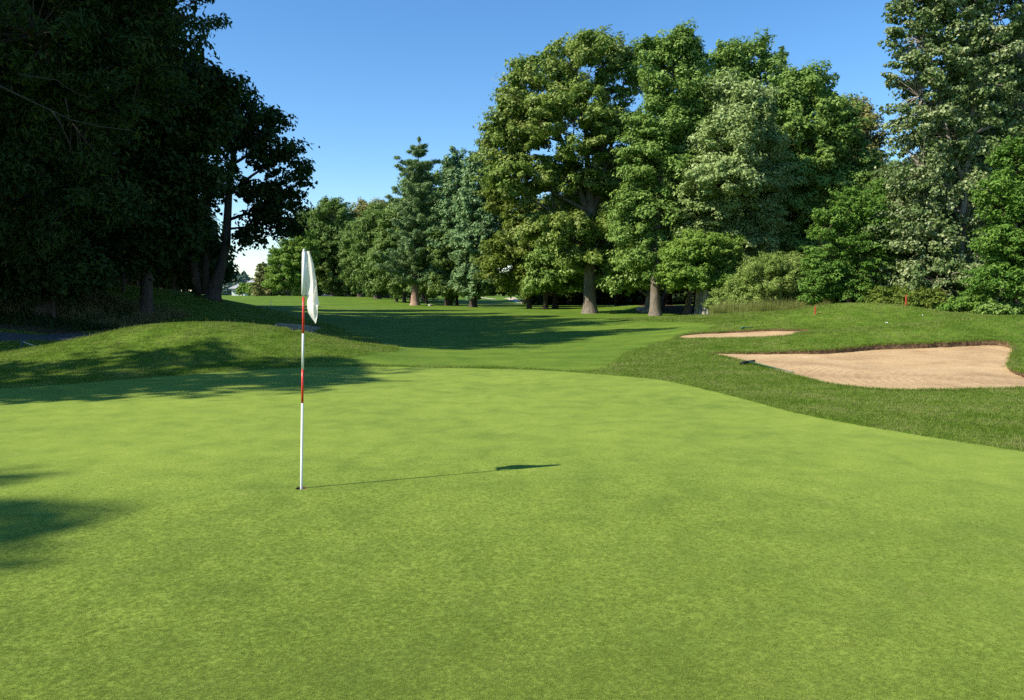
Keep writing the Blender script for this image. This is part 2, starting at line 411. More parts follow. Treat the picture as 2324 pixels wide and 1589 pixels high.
def ribbon(cl, w):
    cl = spline(cl, 3.0, False); d = np.gradient(cl, axis=0); nn = np.stack([-d[:, 1], d[:, 0]], 1); nn /= np.linalg.norm(nn, axis=1)[:, None]
    return np.vstack([cl + nn * w / 2, (cl - nn * w / 2)[::-1]])
farpath_poly = ribbon(fp, 1.7)
cup_c = ground_at(684, 1108)
cup_poly = np.array([(cup_c.x + 0.054 * math.cos(a), cup_c.y + 0.054 * math.sin(a)) for a in np.linspace(0, 2 * math.pi, 25)[:-1]])

REG = [('cup', cup_poly), ('sand1', sand1_poly), ('sand2', sand2_poly), ('sand3', sand3_poly), ('green', green_poly), ('fairway', fair_poly), ('path', path_poly), ('litter', lit_poly), ('wood', wood_poly), ('farpath', farpath_poly)]
rng = np.random.default_rng(5)
pts = []
r = 1.2
while r < 4200:
    st = 0.03 if r < 170 else 0.09
    for a in np.arange(-math.pi, math.pi, 0.03):
        fine = abs(a) < 0.78
        if not fine and (int(round((a + math.pi) / 0.03)) % 5): continue
        if r > 170 and int(round((a + math.pi) / 0.03)) % 2: continue
        pts.append((r * math.sin(a) + rng.normal() * r * 0.004, r * math.cos(a) + rng.normal() * r * 0.004))
    r *= 1 + st
for (x0, x1, y0, y1, s) in ((-16, -1, 14.5, 26, 0.27), (3, 20, 12.5, 35, 0.28), (9, 19, 13.5, 20.5, 0.16)):
    gx, gy = np.meshgrid(np.arange(x0, x1, s), np.arange(y0, y1, s))
    pts += list(zip((gx + rng.normal(size=gx.shape) * s * 0.15).ravel(), (gy + rng.normal(size=gx.shape) * s * 0.15).ravel()))
pts += [(5000 * math.cos(a), 5000 * math.sin(a)) for a in np.linspace(0, 2 * math.pi, 40)[:-1]]
edges = []
allp = [Vector(p) for p in pts]
for nm, poly in REG:
    n0 = len(allp); k = len(poly); allp += [Vector((float(x), float(y))) for x, y in poly]
    edges += [(n0 + i, n0 + (i + 1) % k) for i in range(k)]
vo, eo, fo, _, _, _ = delaunay_2d_cdt(allp, edges, [], 0, 1e-5)
V2 = np.array([(v.x, v.y) for v in vo]); F = np.array([tuple(f) for f in fo], np.int32)
cen = V2[F].mean(1)
a2 = np.cross(V2[F[:, 1]] - V2[F[:, 0]], V2[F[:, 2]] - V2[F[:, 0]])
F[a2 < 0] = F[a2 < 0][:, ::-1]
lab = np.full(len(F), -1)
for i in range(len(REG) - 1, -1, -1):
    lab[inside(cen[:, 0], cen[:, 1], REG[i][1])] = i
Z = terr(V2[:, 0], V2[:, 1])
def sub(name, ids, mat, zfun=None, smooth=True):
    f = F[np.isin(lab, ids)]; u, inv = np.unique(f, return_inverse=True)
    z = Z[u] if zfun is None else zfun(V2[u, 0], V2[u, 1], Z[u])
    me = np_mesh(name, np.column_stack([V2[u], z]), inv.reshape(f.shape), smooth)
    o = link_mesh(name, me, mat); return tag(o, kind='structure')
ix = {n: i for i, (n, _) in enumerate(REG)}
ground = sub('ground', [-1], M['rough'])
sub('putting_green', [ix['green']], M['green'])
sub('fairway', [ix['fairway']], M['fairway'])
sub('cart_path', [ix['path']], M['path'])
sub('wood_floor', [ix['litter'], ix['wood']], M['litter'])
sub('far_path', [ix['farpath']], M['farpath'])
def bunker(name, key, poly, depth, back_dir=(0.0, 1.0), floor=0.012):
    """sand sheet set down from the turf, deepest under its back lip, with a soil face round it"""
    c = poly.mean(0); bd = np.array(back_dir)
    def D(x, y):
        x = np.asarray(x, float); y = np.asarray(y, float)
        d = np.full(x.shape, 1e9); t = np.zeros(x.shape)
        dn = np.roll(poly, -1, 0) - np.roll(poly, 1, 0); nn = np.stack([dn[:, 1], -dn[:, 0]], 1); nn /= np.linalg.norm(nn, axis=1)[:, None] + 1e-9
        a = 0.5 * np.sum(poly[:, 0] * np.roll(poly[:, 1], -1) - np.roll(poly[:, 0], -1) * poly[:, 1])
        if a < 0: nn = -nn
        back = np.clip((nn @ bd + 0.15) / 0.8, 0, 1)
        wsum = np.zeros(x.shape); s = np.zeros(x.shape)
        for (px, py), bk in zip(poly, back):
            q = 1.0 / ((x - px) ** 2 + (y - py) ** 2 + 0.02) ** 1.5; wsum += q; s += q * bk
        tip = np.clip((x - poly[:, 0].min()) / (0.5 * np.ptp(poly[:, 0])), 0.06, 1.0)
        return floor + depth * tip * s / wsum
    o = sub(name, [ix[key]], M['sand'], lambda x, y, z: z - D(x, y))
    zt = terr(poly[:, 0], poly[:, 1]); zb = zt - D(poly[:, 0], poly[:, 1]) - 0.01
    k = len(poly); off = rngp.normal(size=k) * 0.012
    vs = np.vstack([np.column_stack([poly, zt + 0.004]), np.column_stack([poly, (zt * 0.5 + zb * 0.5)]), np.column_stack([poly, zb])])
    dn = np.roll(poly, -1, 0) - np.roll(poly, 1, 0); nn = np.stack([dn[:, 1], -dn[:, 0]], 1); nn /= np.linalg.norm(nn, axis=1)[:, None] + 1e-9
    vs[k:2 * k, :2] += nn * off[:, None]
    i = np.arange(k); j = (i + 1) % k
    fs = np.vstack([np.column_stack([i, j, j + k, i + k]), np.column_stack([i + k, j + k, j + 2 * k, i + 2 * k])])
    link_mesh('bunker_lip', np_mesh('bunker_lip', vs, fs, False), M['soil'], o)
    return o, D
bk1, D1 = bunker('bunker_sand', 'sand1', sand1_poly, 0.13, (0.62, 0.78))
bk2, D2 = bunker('bunker_sand', 'sand2', sand2_poly, 0.06)
bk3, D3 = bunker('bunker_sand', 'sand3', sand3_poly, 0.06)

# ------------------------------------------------------------------ trees
def leaves(cen, rad, cnt, size, aspect, rng, up=0.5, droop=0.0, shell=0.5, clump_rnd=None, tri=False, axis=None):
    """leaf blades spread through clumps: returns vertices, quads, a random number per leaf"""
    cen = np.asarray(cen, float); rad = np.asarray(rad, float)
    idx = np.repeat(np.arange(len(cen)), cnt); n = len(idx)
    d = rng.normal(size=(n, 3)); d /= np.linalg.norm(d, axis=1)[:, None]
    rr = shell + (1 - shell) * rng.random(n) ** 0.6
    wild = rng.random(n) < 0.12; rr[wild] *= 1.25
    off = d * rr[:, None] * rad[idx]
    if axis is not None:      # stretch each clump along its twig, so that it reads as a leafy spray
        ax = axis[idx]; al = np.sum(off * ax, 1)[:, None]
        off = (off - ax * al) * 0.72 + ax * al * 1.55
        off[:, 2] -= 0.10 * np.abs(al[:, 0])
    p = cen[idx] + off
    nrm = d * 0.9 + np.array([0, 0, up]) + rng.normal(size=(n, 3)) * 0.42
    nrm /= np.linalg.norm(nrm, axis=1)[:, None]
    t = rng.normal(size=(n, 3)) + d * 0.8 + np.array([0, 0, -droop])
    t -= nrm * np.sum(t * nrm, 1)[:, None]; t /= np.linalg.norm(t, axis=1)[:, None]
    b = np.cross(nrm, t)
    Ls = size * rng.uniform(0.65, 1.35, n)[:, None]; Ws = Ls * aspect * rng.uniform(0.8, 1.2, n)[:, None]
    cr = rng.random(len(cen)) if clump_rnd is None else clump_rnd
    rv = 0.6 * rng.random(n) + 0.4 * cr[idx]
    if tri:
        v = np.empty((n, 3, 3)); v[:, 0] = p - t * Ls * 0.4 + b * Ws * 0.55; v[:, 1] = p - t * Ls * 0.4 - b * Ws * 0.55; v[:, 2] = p + t * Ls * 0.6 - nrm * Ls * 0.1
        return v.reshape(-1, 3), np.arange(n * 3).reshape(-1, 3), rv
    v = np.empty((n, 4, 3))
    v[:, 0] = p - t * Ls * 0.5; v[:, 2] = p + t * Ls * 0.5 - nrm * Ls * 0.08
    v[:, 1] = p + b * Ws * 0.5 + nrm * Ws * 0.2 + t * Ls * 0.05; v[:, 3] = p - b * Ws * 0.5 + nrm * Ws * 0.2 + t * Ls * 0.05
    return v.reshape(-1, 3), np.arange(n * 4).reshape(-1, 4), rv

def sample_clumps(lobes, n, rng, inner=0.25, bottom=0.5):
    """clump centres near the skin of a union of ellipsoids"""
    Lb = np.array(lobes, float); wgt = Lb[:, 3] * Lb[:, 5] + Lb[:, 3] * Lb[:, 4] + Lb[:, 4] * Lb[:, 5]
    out = []; tries = 0
    while len(out) < n and tries < n * 30:
        tries += 1
        l = Lb[rng.choice(len(Lb), p=wgt / wgt.sum())]
        d = rng.normal(size=3); d /= np.linalg.norm(d)
        if d[2] < -0.35 and rng.random() > bottom: continue
        f = rng.uniform(0.35, 0.75) if rng.random() < inner else rng.uniform(0.76, 1.0) if rng.random() < 0.85 else rng.uniform(1.0, 1.16)
        p = l[:3] + d * f * l[3:]
        q = ((p - Lb[:, :3]) / Lb[:, 3:]); m = np.min(np.sum(q * q, 1))
        if m < 0.3 and rng.random() < 0.75: continue
        out.append(p)
    return np.array(out)

def bez(a, b, c, n):
    t = np.linspace(0, 1, n)[:, None]
    return (1 - t) ** 2 * a + 2 * t * (1 - t) * b + t * t * c

def skeleton(mb, trunks, clumps, rng, nlimb=12, limb_r=0.16, twig_r=0.03, zlo=0.25, twigs=True):
    for pts, rad in trunks: mb.tube(pts, rad, 12)
    tp = []; 
    for pts, rad in trunks:
        P = np.array([tuple(p) for p in pts]); 
        for i in range(len(P) - 1):
            for t in np.linspace(0, 1, 8)[:-1]: tp.append(tuple(P[i] * (1 - t) + P[i + 1] * t) + (rad[i] * (1 - t) + rad[i + 1] * t,))
    tp = np.array(tp); zmax = tp[:, 2].max(); zmin = zlo * zmax
    if len(clumps) == 0: return
    nlimb = min(nlimb, len(clumps))
    ce = clumps[rng.choice(len(clumps), nlimb, replace=False)]
    for _ in range(4):
        a = np.argmin(((clumps[:, None] - ce[None]) ** 2).sum(2), 1)
        ce = np.array([clumps[a == k].mean(0) if (a == k).any() else ce[k] for k in range(nlimb)])
    for k in range(nlimb):
        mem = clumps[a == k]
        if len(mem) == 0: continue
        c = ce[k]
        hd = np.linalg.norm(tp[:, :2] - c[:2], axis=1)
        want = c[2] - 0.55 * hd
        ok = np.abs(tp[:, 2] - np.clip(want, zmin, zmax)) + hd * 0.25
        s = tp[np.argmin(ok)]
        st = s[:3]; r0 = min(s[3] * 0.7, limb_r)
        dv = c - st
        ctrl = st + dv * np.array([0.55, 0.55, 0.25]) + rng.normal(size=3) * 0.06 * np.linalg.norm(dv)
        lim = bez(st, ctrl, c, 7)
        mb.tube(lim, list(np.linspace(r0, r0 * 0.25, 7)), 6, False)
        if not twigs: continue
        for m in mem:
            i = int(np.clip(np.argmin(((lim - m) ** 2).sum(1)) - 1, 1, 5))
            q = lim[i]; mid = (q + m) / 2 + np.array([0, 0, 0.12 * np.linalg.norm(m - q)])
            mb.tube(bez(q, mid, m, 4), list(np.linspace(max(twig_r, r0 * 0.3), twig_r * 0.4, 4)), 3, False)

def lobes_px(lobes, D, base):
    """(u, v, half width, half height[, depth shift]) seen at distance D -> ellipsoids round the base, in metres"""
    out = []
    for l in lobes:
        u, v, ru, rv = l[:4]; dy = l[4] if len(l) > 4 else 0.0
        p = at(u, v, D + dy); k = (D + dy) / FPX
        rx, rz = ru * k, rv * k
        out.append((p.x - base.x, p.y - base.y, p.z - base.z, rx, min(max(rx * 0.9, 0.6), 6.5), rz))
    return out
def trunk_px(pts, D, base):
    P = []; R = []
    for q in pts:
        u, v, w = q[:3]; p = at(u, v, D + (q[3] if len(q) > 3 else 0.0)); P.append(Vector((p.x - base.x, p.y - base.y, p.z - base.z))); R.append(w * D / FPX / 2)
    return P, R
def flare(P, R, k=1.55):
    """add root flare to the lowest part of a trunk"""
    a, b = P[0], P[1]; d = (b - a)
    P2 = [a + Vector((0, 0, -0.25)), a + Vector((0, 0, 0.02)), a + d * min(0.25, 0.35 / max(d.length, .01)), a + d * min(0.5, 0.95 / max(d.length, .01))] + P[1:]
    R2 = [R[0] * k * 1.1, R[0] * k, R[0] * (1 + (k - 1) * 0.5), R[0] * (1 + (k - 1) * 0.15)] + R[1:]
    return P2, R2

def make_tree(name, label, cat, u, D, lobes, trunks, leaf, bark, n_clump, per, cr, size, seed, group=None, aspect=0.62,
              up=0.5, droop=0.3, inner=0.25, bottom=0.5, nlimb=12, limb_r=0.16, base_z=None, shell=0.45, flat=0.62, base=None, metres=False, zlo=0.25, twig_r=0.03):
    rg = np.random.default_rng(seed)
    if base is None:
        p = at(u, 700, D); base = Vector((p.x, p.y, tz(p.x, p.y) if base_z is None else base_z))
    root = empty(name, base, label, cat, group)
    lb = lobes if metres else lobes_px(lobes, D, base)
    n_clump, per, cr = int(n_clump * 1.55), int(per * 0.70), cr * 0.80
    cl = sample_clumps(lb, n_clump, rg, inner, bottom)
    cl = cl[cl[:, 2] > 0.1]
    rad = np.column_stack([np.full(len(cl), cr), np.full(len(cl), cr), np.full(len(cl), cr * flat)]) * rg.uniform(0.5, 1.4, len(cl))[:, None]
    tri = D >= 50
    if tri: per, size, aspect = (int(per * 2.35), size * 0.69, aspect * 1.12) if D < 72 else (int(per * 1.8), size * 0.78, aspect * 1.1)
    mid = np.array(lb)[:, :3].mean(0)
    ax = cl - mid; ax[:, 2] = ax[:, 2] * 0.6 + 0.15 * np.abs(ax[:, :2]).sum(1); ax /= np.linalg.norm(ax, axis=1)[:, None] + 1e-9
    ax = ax + rg.normal(size=ax.shape) * 0.4; ax /= np.linalg.norm(ax, axis=1)[:, None]
    v, f, a = leaves(cl, rad, per, size, aspect, rg, up, droop, shell, None, tri, ax)
    link_mesh('crown', np_mesh('crown', v, f, False, a), L[leaf], root)
    mb = MB(); tr = []
    for q in trunks:
        if metres: P, R = [Vector(x) for x in q[0]], list(q[1])
        else: P, R = trunk_px(q, D, base)
        if len(tr) == 0 or (not metres and len(q[0]) > 4):
            P[0].z = min(P[0].z, 0.0) if metres else 0.0
            P, R = flare(P, R)
        tr.append((P, R))
    skeleton(mb, tr, cl, rg, nlimb, limb_r, twig_r, zlo)
    mb.build('trunk', B[bark], root, True)
    return root

def make_conifer(name, label, cat, base, h, prof, leaf, bark, seed, group=None, tiers=18, clear=0.12, nb=7, size=0.45, aspect=0.22, per=34, upsweep=0.25, r0=0.22, droop=0.2, cr=0.5, lean=0.0):
    """whorls of needle-clad boughs round a straight stem; prof(t) gives the bough length at relative height t"""
    rg = np.random.default_rng(seed)
    root = empty(name, base, label, cat, group); mb = MB()
    P = [Vector((lean * t * t * h, 0, t * h)) for t in np.linspace(0, 1, 8)]; R = list(np.linspace(r0, 0.03, 8)); P2, R2 = flare(P, R, 1.6); mb.tube(P2, R2, 10)
    cen = []; rad = []
    for i in range(tiers):
        t = clear + (1 - clear) * (i + rg.uniform(-0.25, 0.25)) / tiers
        t = min(max(t, clear * 0.7), 0.99); n = nb if t < 0.85 else max(3, nb - 2); a0 = rg.uniform(0, 6.28)
        for k in range(n):
            ln = prof(t) * rg.uniform(0.65, 1.2)
            if ln < 0.1: ln = 0.15
            a = a0 + 6.283 * k / n + rg.normal() * 0.2
            s = np.array([lean * t * t * h, 0, t * h]); e = s + np.array([math.cos(a) * ln, math.sin(a) * ln, upsweep * ln + rg.normal() * 0.12 * ln])
            m = (s + e) / 2 + np.array([0, 0, -0.12 * ln])
            bz = bez(s, m, e, 5); mb.tube(bz, list(np.linspace(max(0.02, ln * 0.018), 0.01, 5)), 4, False)
            nc = max(2, int(ln / (cr * 0.75)))
            for q in np.linspace(0.3, 1.0, nc):
                pt = (1 - q) ** 2 * s + 2 * q * (1 - q) * m + q * q * e
                w = cr * (1.15 - 0.5 * q) * min(1.0, 0.4 + ln * 0.4)
                cen.append(pt + rg.normal(size=3) * 0.12); rad.append((w, w, w * 0.42))
    cen.append((lean * h, 0, h)); rad.append((0.2, 0.2, 0.4))
    v, f, a = leaves(np.array(cen), np.array(rad), int(per * 1.5), size, aspect, rg, 0.5, droop, 0.1, None, True)
    link_mesh('crown', np_mesh('crown', v, f, False, a), L[leaf], root)
    mb.build('trunk', B[bark], root, True)
    return root
def gbase(u, D, z=None):
    p = at(u, 700, D); return Vector((p.x, p.y, tz(p.x, p.y) if z is None else z))

# --- the tall oak beside the fairway
oak = make_tree('oak_tree', 'tall broad oak with a pale flared trunk standing alone at the fairway edge', 'tree', 1339, 66,
  [(1330, 150, 92, 66), (1235, 200, 80, 70), (1410, 185, 52, 78), (1175, 300, 62, 52), (1290, 290, 100, 80, -2), (1400, 320, 66, 72), (1135, 345, 40, 42), (1190, 405, 75, 48, -1), (1320, 420, 90, 52, 1), (1425, 430, 56, 48), (1265, 520, 80, 42, -1), (1390, 530, 70, 44), (1165, 250, 38, 34), (1330, 590, 66, 26, -2)],
  [[(1339, 711, 27), (1338, 640, 25), (1340, 560, 24), (1342, 480, 22), (1335, 400, 15), (1330, 300, 10), (1328, 180, 5)],
   [(1341, 505, 15), (1308, 410, 12), (1275, 320, 9), (1240, 230, 4)], [(1343, 495, 14), (1372, 390, 10), (1400, 280, 6), (1412, 200, 3)], [(1338, 530, 8), (1270, 490, 6), (1200, 450, 3, -1)]],
  'oak', 'grey', 490, 125, 1.05, 0.34, 1, inner=0.14, nlimb=18, limb_r=0.2, bottom=0.35)

# --- young maples left of the oak
make_tree('maple_tree', 'yellow-green young maple in full sun just left of the big oak', 'tree', 1201, 83,
  [(1190, 555, 75, 58), (1140, 598, 48, 40), (1240, 600, 55, 42), (1172, 475, 58, 55), (1135, 440, 32, 44), (1205, 640, 60, 26), (1230, 500, 50, 50)],
  [[(1201, 701, 9), (1201, 640, 8), (1195, 560, 6), (1185, 480, 3)]], 'lime', 'dark', 230, 110, 1.15, 0.36, 2, nlimb=10)
make_tree('maple_tree', 'green maple with a thin dark trunk between the yellow-green maple and the oak', 'tree', 1238, 80,
  [(1262, 600, 58, 55), (1280, 560, 50, 40), (1240, 640, 40, 28), (1290, 635, 45, 30)],
  [[(1238, 703, 10), (1239, 640, 9), (1250, 580, 5)]], 'maple', 'dark', 130, 105, 1.1, 0.36, 3, nlimb=8)
make_tree('maple_tree', 'shaded maple whose dark trunk stands closest to the oak on its left side', 'tree', 1260, 84,
  [(1300, 560, 60, 50, 4), (1330, 610, 60, 36, 5), (1280, 500, 60, 50, 6)],
  [[(1260, 704, 11), (1262, 640, 9), (1285, 560, 5)]], 'dark', 'dark', 130, 100, 1.2, 0.38, 4, nlimb=8)

# --- blue-green pair and the white pine
for (nm, lab_, u, D, lb, tk, sd) in (
  ('spruce_like_maple', 'feathery blue-green tree with a pointed top right beside the white pine', 1021, 102, [(1030, 400, 24, 58), (1028, 475, 42, 58), (1022, 560, 52, 56), (1015, 625, 46, 34), (1045, 520, 30, 50)], [[(1021, 694, 9), (1022, 600, 8), (1030, 480, 5), (1032, 380, 2)]], 5),
  ('spruce_like_maple', 'dense blue-green tree with a thick dark trunk left of the young maples', 1074, 94, [(1078, 405, 24, 54), (1082, 480, 40, 62), (1080, 560, 50, 66), (1074, 630, 46, 38), (1110, 530, 28, 60)], [[(1074, 697, 14), (1074, 620, 12), (1078, 500, 7), (1078, 390, 2)]], 6)):
    make_tree('silver_maple_tree', lab_, 'tree', u, D, lb, tk, 'bluegreen', 'dark', 240, 100, 1.1, 0.40, sd, nlimb=10, up=0.9)
bp = gbase(942, 103)
make_conifer('white_pine', 'tall white pine with ragged tiered boughs and a pinkish sunlit trunk', 'tree', bp, 21.8,
  lambda t: (3.4 * (1 - t) ** 0.45 + 1.6 * (1 - t) ** 2 + 0.5) * (0.85 + 0.3 * math.sin(t * 31 + 1)), 'pine', 'pink', 7, tiers=17, clear=0.13, nb=8, size=0.55, aspect=0.13, per=90, upsweep=0.42, r0=0.5, cr=0.85, lean=0.035)

# --- row of trees beyond the fairway
proto_a = make_tree('roadside_tree', 'rounded dark green tree over a close group of thin trunks left of the white pine', 'tree', 918, 118,
  [(905, 520, 46, 50), (895, 585, 48, 50), (915, 630, 44, 34), (930, 560, 36, 50)], [[(918, 690, 7), (917, 630, 6), (908, 540, 3)]], 'deep', 'dark', 200, 105, 1.3, 0.44, 8, nlimb=9, group='trees beyond the fairway')
proto_b = make_tree('roadside_tree', 'green tree with a thick short trunk at the left of the dark trunk group', 'tree', 857, 140,
  [(862, 520, 44, 52), (850, 590, 46, 52), (872, 630, 44, 36), (835, 540, 30, 40)], [[(857, 688, 14), (857, 640, 12), (860, 540, 5)]], 'deep', 'dark', 210, 105, 1.5, 0.5, 9, nlimb=9, group='trees beyond the fairway')
proto_c = make_tree('roadside_tree', 'tall dark green tree with twin pale stems right of the flag', 'tree', 757, 175,
  [(750, 500, 46, 44), (745, 560, 52, 54), (762, 620, 50, 44), (718, 575, 30, 50)], [[(755, 681, 6), (752, 640, 5), (750, 540, 3)], [(759, 681, 5), (760, 640, 5), (764, 560, 2)]], 'deep', 'grey', 230, 105, 1.7, 0.56, 10, nlimb=10, group='trees beyond the fairway')
proto_d = make_tree('roadside_tree', 'olive-topped tree rising behind the row beyond the fairway', 'tree', 845, 185,
  [(845, 490, 52, 34), (838, 530, 50, 44), (865, 560, 44, 60), (850, 620, 50, 44)], [[(850, 683, 9), (850, 640, 8), (848, 520, 3)]], 'tan', 'dark', 220, 100, 1.8, 0.56, 11, nlimb=9, group='trees beyond the fairway')
def dup(src, x, y, label, rz, sc, group='trees beyond the fairway', sz=None):
    r_ = copy_tree(src); r_.location = (x, y, tz(x, y)); r_.rotation_euler = (0, 0, rz); r_.scale = (sc, sc, sz or sc)
    r_['label'] = label
    if group: r_['group'] = group
    elif 'group' in r_: del r_['group']
    return r_
def dupu(src, u, D, label, rz, sc, group='trees beyond the fairway', sz=None):
    p = at(u, 700, D); return dup(src, p.x, p.y, label, rz, sc, group, sz)
dupu(proto_c, 787, 176, 'dark green tree on two slanting stems second along from the flag', 2.1, 0.86)
dupu(proto_c, 706, 185, 'dark tree behind the white flag cloth beyond the fairway', 4.0, 0.95)
dupu(proto_b, 818, 160, 'full green tree between the twin-stemmed trees and the dark trunk group', 1.2, 0.95)
dupu(proto_a, 900, 122, 'small-crowned tree on a thin trunk in the middle of the trunk group', 2.6, 0.9)
dupu(proto_a, 968, 112, 'low leafy tree on a thin trunk immediately right of the white pine', 3.7, 0.75)
dupu(proto_a, 1012, 101, 'slim tree leaning in below the feathery blue-green tree', 5.1, 0.7)
dupu(proto_a, 934, 126, 'dark tree close behind the white pine trunk', 1.0, 0.95)
dupu(proto_a, 962, 132, 'taller dark green tree directly behind the white pine', 4.4, 1.5)
dupu(proto_b, 880, 150, 'green tree filling the gap left of the white pine', 3.0, 1.05)
dupu(proto_a, 1037, 103, 'slim tree with a slanting thin trunk left of the thick dark trunk', 0.4, 0.7)
make_tree('roadside_tree', 'bright green rounded tree at the far left end of the tree row', 'tree', 655, 165,
  [(640, 615, 30, 36), (655, 590, 32, 42), (672, 620, 34, 44), (690, 575, 30, 50), (630, 640, 20, 24)], [[(655, 669, 7), (657, 630, 6), (660, 590, 3)]], 'bright', 'dark', 170, 100, 1.3, 0.5, 12, nlimb=8, group='trees beyond the fairway')
make_conifer('far_pine', 'dull brown-green pine left of the bright rounded tree', 'tree', gbase(600, 215), 9.8, lambda t: 3.6 * (1 - t) ** 0.7 + 0.2, 'tan', 'dark', 13, tiers=14, clear=0.02, nb=7, size=0.8, aspect=0.3, per=26, cr=0.9)
make_conifer('far_pine', 'thin dark pine poking above the bright rounded tree', 'tree', gbase(622, 230), 15.2, lambda t: 2.6 * (1 - t) ** 0.6 + 0.3, 'pine', 'dark', 14, tiers=14, clear=0.1, nb=6, size=0.8, aspect=0.3, per=24, cr=0.9)
for (u, D, hh, rr, sd, lab_) in ((512, 300, 8.6, 3.0, 15, 'dark blue spruce touching the leaning oak trunk, left of the houses'), (541, 330, 9.8, 3.2, 16, 'blue spruce directly behind the small white house'), (530, 345, 10.6, 3.6, 18, 'blue spruce whose tip shows between the two others'), (556, 350, 10.6, 4.4, 17, 'pale blue spruce beside the upper house roof')):
    make_conifer('blue_spruce', lab_, 'tree', gbase(u, D), hh, lambda t, rr=rr: rr * (1 - t) ** 0.85 + 0.15, 'blue', 'dark', sd, group='blue spruces by the houses', tiers=15, clear=0.03, nb=8, size=0.9, aspect=0.3, per=26, cr=1.0, upsweep=0.05)
far_p = make_conifer('forest_pine', 'dark pine of the far wood behind the two houses', 'tree', gbase(530, 470), 15.0, lambda t: 4.6 * (1 - t) ** 0.6 + 0.3, 'pine', 'dark', 19, group='far wood behind the houses', tiers=13, clear=0.08, nb=7, size=1.3, aspect=0.35, per=22, cr=1.5)
rr_ = random.Random(4)
for k, u in enumerate((478, 492, 505, 518, 545, 560, 574, 588, 602, 616, 632)):
    dupu(far_p, u, 450 + rr_.uniform(-25, 40), 'dark pine of the far wood behind the two houses', rr_.uniform(0, 6), rr_.uniform(0.85, 1.1) * (1 - 0.004 * abs(u - 520)), 'far wood behind the houses')
far_o = make_tree('distant_tree', 'distant rounded tree seen low through the gap between the trunks', 'tree', 1000, 340,
  [(1000, 640, 26, 24), (985, 650, 20, 16), (1014, 648, 20, 18)], [[(1000, 672, 4), (1000, 655, 3), (1000, 640, 2)]], 'dark', 'dark', 90, 90, 2.2, 0.9, 20, nlimb=6, group='distant trees beyond the far fairway')
for k, u in enumerate((880, 905, 930, 950, 968, 985, 1018, 1034, 1050, 1066, 1084, 1100, 1120, 1142, 1165)):
    dupu(far_o, u, 335 + rr_.uniform(-20, 60), 'distant rounded tree seen low through the gap between the trunks', rr_.uniform(0, 6), rr_.uniform(0.9, 1.25), 'distant trees beyond the far fairway')

# --- big maples right of the oak
make_tree('maple_tree', 'tall pointed green maple with the thick straight trunk right of the oak', 'tree', 1487, 58,
  [(1535, 120, 46, 52), (1525, 190, 60, 60), (1505, 290, 66, 72), (1500, 390, 72, 66), (1488, 480, 74, 50), (1500, 580, 74, 44), (1455, 530, 50, 44), (1575, 150, 34, 50), (1475, 130, 26, 40), (1565, 280, 46, 60), (1450, 360, 36, 60), (1560, 400, 50, 60), (1430, 460, 36, 40), (1560, 520, 46, 50)],
  [[(1487, 717, 22), (1487, 640, 20), (1490, 540, 18), (1500, 420, 13), (1515, 280, 8), (1530, 140, 4)], [(1490, 560, 9), (1540, 470, 6), (1580, 380, 3)]],
  'maple', 'grey', 360, 120, 1.0, 0.30, 21, nlimb=16, up=0.7)
make_tree('maple_tree', 'high green maple top behind the pale silver-leaved tree', 'tree', 1610, 70,
  [(1660, 150, 52, 46), (1640, 230, 70, 66), (1690, 250, 60, 70), (1610, 330, 70, 80), (1700, 360, 70, 80), (1630, 470, 80, 70), (1735, 180, 44, 50), (1590, 230, 46, 60), (1760, 260, 50, 60), (1700, 130, 44, 36)],
  [[(1497, 706, 13), (1540, 600, 12), (1590, 450, 9), (1640, 250, 4)]], 'maple', 'dark', 330, 115, 1.15, 0.34, 22, nlimb=14, up=0.7)
make_tree('silver_maple_tree', 'pale silver-leaved maple in front of the tall dark trees', 'tree', 1587, 57,
  [(1690, 255, 62, 50, -1), (1660, 320, 72, 56, -2), (1720, 335, 54, 46), (1650, 410, 84, 48, -2), (1720, 420, 56, 44), (1600, 470, 66, 44), (1690, 490, 70, 44), (1640, 210, 40, 30), (1600, 350, 40, 50), (1590, 540, 60, 40), (1680, 550, 66, 40), (1760, 400, 34, 50)],
  [[(1585, 718, 15), (1588, 640, 14), (1600, 520, 11), (1640, 380, 7), (1680, 250, 3)]], 'silver', 'blotch', 330, 115, 0.95, 0.29, 23, nlimb=14, up=0.6)
make_tree('maple_tree', 'small bright green maple spreading low in front of the paired pale trunks', 'tree', 1603, 55,
  [(1558, 618, 52, 36), (1612, 568, 58, 36), (1575, 570, 44, 36), (1540, 590, 34, 24), (1600, 630, 44, 24), (1640, 600, 34, 28)],
  [[(1603, 718, 14), (1602, 650, 11), (1590, 580, 5)]], 'bright', 'blotch', 170, 115, 0.8, 0.25, 24, nlimb=9, limb_r=0.1)
make_tree('maple_tree', 'leaning dark-barked tree just left of the paired pale trunks', 'tree', 1558, 61,
  [(1560, 500, 60, 50), (1590, 540, 60, 50), (1530, 540, 50, 50)], [[(1558, 714, 12), (1567, 660, 10), (1575, 560, 6)]], 'dark', 'brown', 140, 110, 1.0, 0.32, 25, nlimb=8)
make_tree('maple_tree', 'leaning tree with a pale split trunk behind the thick straight trunk', 'tree', 1467, 66,
  [(1470, 560, 60, 50, -3), (1440, 610, 50, 36, -3), (1440, 500, 50, 50, -2), (1410, 640, 40, 24, -2), (1500, 620, 50, 30, -4)], [[(1467, 704, 12), (1478, 640, 9), (1480, 540, 5)], [(1470, 704, 6), (1476, 670, 4), (1484, 640, 3)]], 'maple', 'blotch', 140, 105, 1.1, 0.34, 26, nlimb=8)
